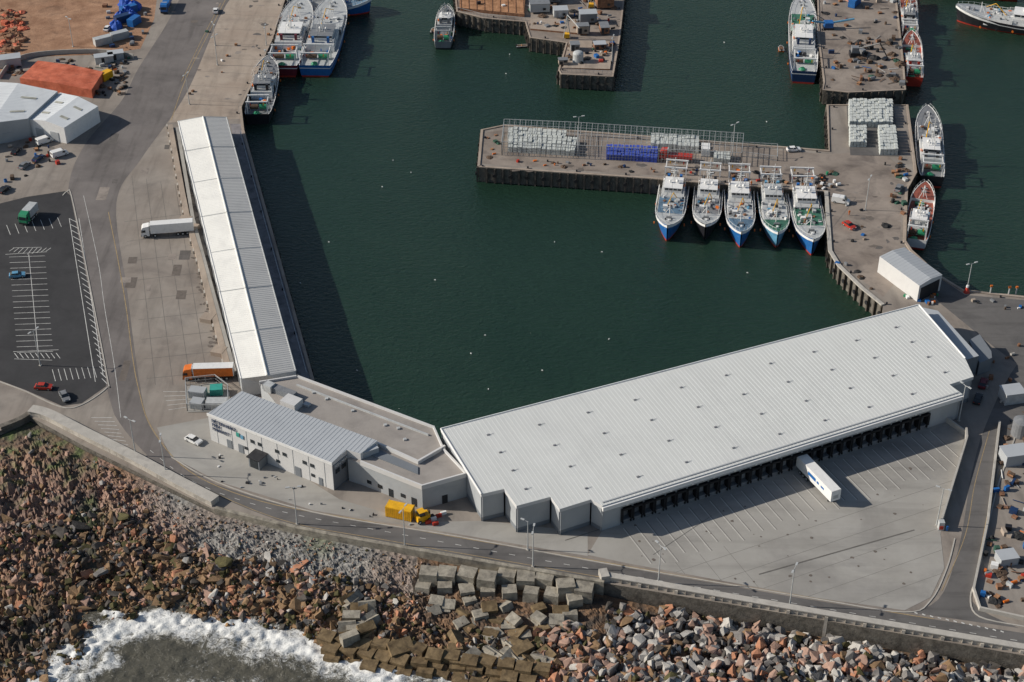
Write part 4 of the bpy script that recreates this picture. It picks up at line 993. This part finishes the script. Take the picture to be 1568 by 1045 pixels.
fs=[[j*(NU+1)+i,(j+1)*(NU+1)+i,(j+1)*(NU+1)+i+1,j*(NU+1)+i+1] for j in range(NT) for i in range(NU)]
me=bpy.data.meshes.new('rocky_shore');me.from_pydata(vs,[],fs)
ca=me.color_attributes.new('Col','FLOAT_COLOR','POINT'); ca.data.foreach_set('color',cols)
m,nt,b=newmat('shore_rock'); at=nt.nodes.new('ShaderNodeAttribute'); at.attribute_name='Col'
col=mixn(nt,noisen(nt,coord(nt),2.2,7,.8,.3,.7),mixn(nt,1.0,at.outputs['Color'],(.5,.5,.5,1),'MULTIPLY'),mixn(nt,1.0,at.outputs['Color'],(1.4,1.4,1.4,1),'MULTIPLY'))
nt.links.new(col,b.inputs['Base Color']); b.inputs['Roughness'].default_value=.9
bp=nt.nodes.new('ShaderNodeBump'); bp.inputs['Distance'].default_value=.4; bp.inputs['Strength'].default_value=1
vo=nt.nodes.new('ShaderNodeTexVoronoi'); vo.inputs['Scale'].default_value=.8; nt.links.new(coord(nt),vo.inputs['Vector']); nt.links.new(vo.outputs['Distance'],bp.inputs['Height']); nt.links.new(bp.outputs[0],b.inputs['Normal'])
me.materials.append(m); o=bpy.data.objects.new('rocky_shore',me);bpy.context.scene.collection.objects.link(o)
import bmesh
from mathutils import Euler
SH=[]
for k in range(14):
    bm=bmesh.new()
    for i in range(13):
        v=Vector((U(-1,1),U(-1,1),U(-1,1))); v.normalize(); v=Vector((max(-.75,min(.75,v.x)),max(-.7,min(.7,v.y)),max(-.6,min(.6,v.z))))
        bm.verts.new(v)
    bmesh.ops.convex_hull(bm,input=bm.verts)
    for v in [v for v in bm.verts if not v.link_faces]: bm.verts.remove(v)
    bm.verts.index_update(); SH.append(([v.co.copy() for v in bm.verts],[[v.index for v in f.verts] for f in bm.faces])); bm.free()
def rocks(name,n,fu,size,weights,lift=.25,flat=1,elong=1):
    mb=MB()
    for _ in range(n):
        u,t=fu(); x,y,z=tpos(u,t); s=size[0]+(size[1]-size[0])*R()**1.7
        vs_,fs_=random.choice(SH); e=Euler((U(-.5,.5),U(-.5,.5),U(0,6)) if elong>1 else (U(0,6),U(0,6),U(0,6))).to_matrix(); sc_=Vector((U(.8,1.4)*elong,U(.7,1.1),U(.6,1)*flat))
        m=random.choices(ROCKC,weights)[0]
        mb.add([Vector((x,y,z+s*lift))+e@Vector((v.x*sc_.x,v.y*sc_.y,v.z*sc_.z))*s for v in vs_],fs_,m)
    return mb.obj(name)
def fR():
    while True:
        u=U(860,1720); t=U(.03,1.0)
        if u<1010 and t<.12: continue
        if u<930 and t<.4: continue
        return u,t
rocks('rock_armour',3300,fR,(.6,1.9),[4.5,4,2.6,2.4,1,.6,1.0],.35)
rocks('rock_armour',330,lambda:(U(820,1000),U(.5,1.02)),(.7,1.9),[1,1,3,1,2,1,2.5],.35)
rocks('shore_boulders',2500,lambda:(U(-250,500),U(.42,1.0)),(.3,1.3),[.8,.3,1.4,2.2,4,1.6,1],.12)
rocks('rock_slabs',380,lambda:(U(-250,520),U(.35,1.0)),(1.1,2.3),[.8,.1,1,2.5,5,1.6,.2],-.1,.6,1.6)
rocks('shore_boulders',900,lambda:(U(-200,240),U(.05,.6)),(.25,1.0),[2,.4,3.5,2.5,2.5,1,.8],.15)
rocks('shore_boulders',620,lambda:(U(480,640),U(.35,1.0)),(.3,1.3),[1.5,.5,1,2,3.5,2,.6],.12)
rocks('shore_boulders',450,lambda:(U(640,880),U(.6,1.02)),(.35,1.2),[2,.6,1,2,3.5,2,.6],.12)
rocks('shore_stones',1100,lambda:(U(190,660),U(.03,.5)),(.12,.5),[3.5,1,2,1.3,1,.5,.3],.15)
rocks('shore_boulders',110,lambda:(U(60,500),U(1.0,1.1)),(.6,1.3),[.5,0,.6,3,3,3,.3],.1)
def blk(mb,u,v,z,s,rz,m,tilt=0,sx=1,sz=1):
    p=S(u,v,z); mb.box(p[0],p[1],z-s*sz,s*sx,s*.85,s*sz,m,rz,.95,.95,rx=tilt)
mb=MB()
for i,u in enumerate(range(655,905,30)): blk(mb,u+U(-2,2),872+(i*1.6)+U(-4,4)+(10 if i>6 else 0),.5+U(-.4,.3),4.0,U(-.3,.15),BLKC,U(-.08,.08),1.0,1.1)
for i,u in enumerate(range(648,905,33)): blk(mb,u,893+i*2.2+U(-3,3),-1.0+U(-.4,.4),3.4,U(-.5,.3),BLKC,U(-.15,.15),.95,.95)
for r in range(4):
    for i,u in enumerate(range(640+r*18,880,27)):
        if R()<.82: blk(mb,u+U(-7,7),914+r*15+i*2.0+U(-5,5),-2.0-r*.45+U(-.5,.6),U(2.6,3.2),U(-.9,.7),BLKC if R()<.7 else BLKB,U(-.45,.45),1.1,.8)
for i in range(30): blk(mb,U(690,850),U(962,1012),-3.0+U(-.5,.7),U(2.2,3.2),U(-1.2,1.2),BLKC if i%2 else BLKB,U(-.6,.6),1.4,.5)
for i in range(20): blk(mb,U(525,572),U(900,975),-2.0+U(-.6,1.0),2.4,U(-.2,.9),BLKC if i%4 else BLKB,U(-.7,.7),1.6,.9)
for k in range(3):
    for i in range(13-k):
        t=i/12; blk(mb,500+t*330+k*6+U(-3,3),972+t*52+k*16+U(-2,2),-2.4-k*.8+U(-.5,.3),3.5,-.32+U(-.2,.2),BLKB,U(-.15,.15),1.0,1.0)
blk(mb,612,985,-1.9,4.0,.4,BLKB,.3,1.3,.6)
mb.obj('concrete_armour_blocks')
mb=MB()
wl=cr(W([(48,633),(75,640),(130,668),(200,703),(270,741),(330,772)]),6); ribbon(mb,wl,2.4,-2.5,SEAWALL,3.9); ribbon(mb,wl,2.7,1.4,COPE,.16)
mb.obj('sea_wall')
mb=MB(); wl=cr(W([(0,656),(30,644),(48,633)]),4); ribbon(mb,wl,1.4,-4,WALLQ,4.6)
wl=cr(W([(330,781),(460,812),(600,838),(760,866),(925,894)]),6); ribbon(mb,wl,.9,-3,BLKC,3.75); mb.obj('stone_parapet')
mb=MB(); wl=cr(W([(925,880),(1000,893),(1250,937),(1568,991),(1800,1032)],1.1),6); ribbon(mb,wl,1.1,-6,SEAWALL,7.1); ribbon(mb,wl,1.5,1.1,COPE,.22)
pl=resample(wl,60)
for i,p in enumerate(pl[:-1]):
    q=pl[i+1]; an=atan2(q[1]-p[1],q[0]-p[0]); mb.box(p[0]+sin(an)*.62,p[1]-cos(an)*.62,-6,.12 if i%4 else .7,.3 if i%4 else .7,6.9,SEAWALL,an)
p=S(925,880,1); mb.box(p[0],p[1],-4,1.8,2.6,5.6,COPE,.2)
mb.obj('sea_wall')
mb=MB()
for i in range(26):
    p=S(U(400,1250),U(20,600),WZ); mb.box(p[0],p[1],WZ+.05,.5,.25,.2,WHITE,U(0,3),.6,.5)
mb.obj('floating_gulls')
def person(u,v,z,m):
    p=S(u,v,z); me=bpy.data.meshes.new('worker'); V_=[(0,0,.95),(0,0,1.2),(0,0,1.45),(0,0,1.6),(0,0,1.72),(.12,0,.9),(.13,.03,.5),(.13,0,.06),(-.12,0,.9),(-.13,-.03,.5),(-.13,0,.06),(.2,0,1.42),(.27,.05,1.15),(.25,.15,.95),(-.2,0,1.42),(-.27,0,1.15),(-.25,.1,.92)]
    E=[(0,1),(1,2),(2,3),(3,4),(0,5),(5,6),(6,7),(0,8),(8,9),(9,10),(2,11),(11,12),(12,13),(2,14),(14,15),(15,16)]
    me.from_pydata(V_,E,[]); o=bpy.data.objects.new('worker',me); bpy.context.scene.collection.objects.link(o); o.location=(p[0],p[1],z)
    o.modifiers.new('skin','SKIN'); rr=[.15,.16,.17,.07,.11,.1,.08,.06,.1,.08,.06,.08,.06,.05,.08,.06,.05]
    for i,r in enumerate(rr): me.skin_vertices[0].data[i].radius=(r,r)
    me.skin_vertices[0].data[0].use_root=True
    o.modifiers.new('sub','SUBSURF').levels=1; me.materials.append(m)
person(1300,330,.02,PO); person(1150,285,.02,PO)

# ---------------------------------------------------------------- light, sky, camera
sc=bpy.context.scene
w=bpy.data.worlds.new('World'); sc.world=w; w.use_nodes=True; nt=w.node_tree
sk=nt.nodes.new('ShaderNodeTexSky'); sk.sky_type='NISHITA'; sk.sun_disc=False
EL=radians(29); sk.sun_elevation=EL; sk.sun_rotation=radians(-86)
nt.links.new(sk.outputs[0],nt.nodes['Background'].inputs[0]); nt.nodes['Background'].inputs[1].default_value=.08
sd=bpy.data.lights.new('sun','SUN'); sd.energy=4.8; sd.angle=radians(.5); sd.color=(1,.94,.855)
so=bpy.data.objects.new('sun',sd); sc.collection.objects.link(so)
dr=Vector((cos(EL),-.07*cos(EL),-sin(EL))); so.rotation_euler=dr.to_track_quat('-Z','Y').to_euler()
cd=bpy.data.cameras.new('camera'); co_=bpy.data.objects.new('camera',cd); sc.collection.objects.link(co_)
cd.sensor_width=36; cd.lens=CF/1568*36; cd.clip_end=12000; cd.clip_start=1
co_.location=(0,0,CH); co_.rotation_euler=(radians(90)-TH,0,0); sc.camera=co_
sc.view_settings.view_transform='Standard'; sc.view_settings.look='None'; sc.view_settings.exposure=0
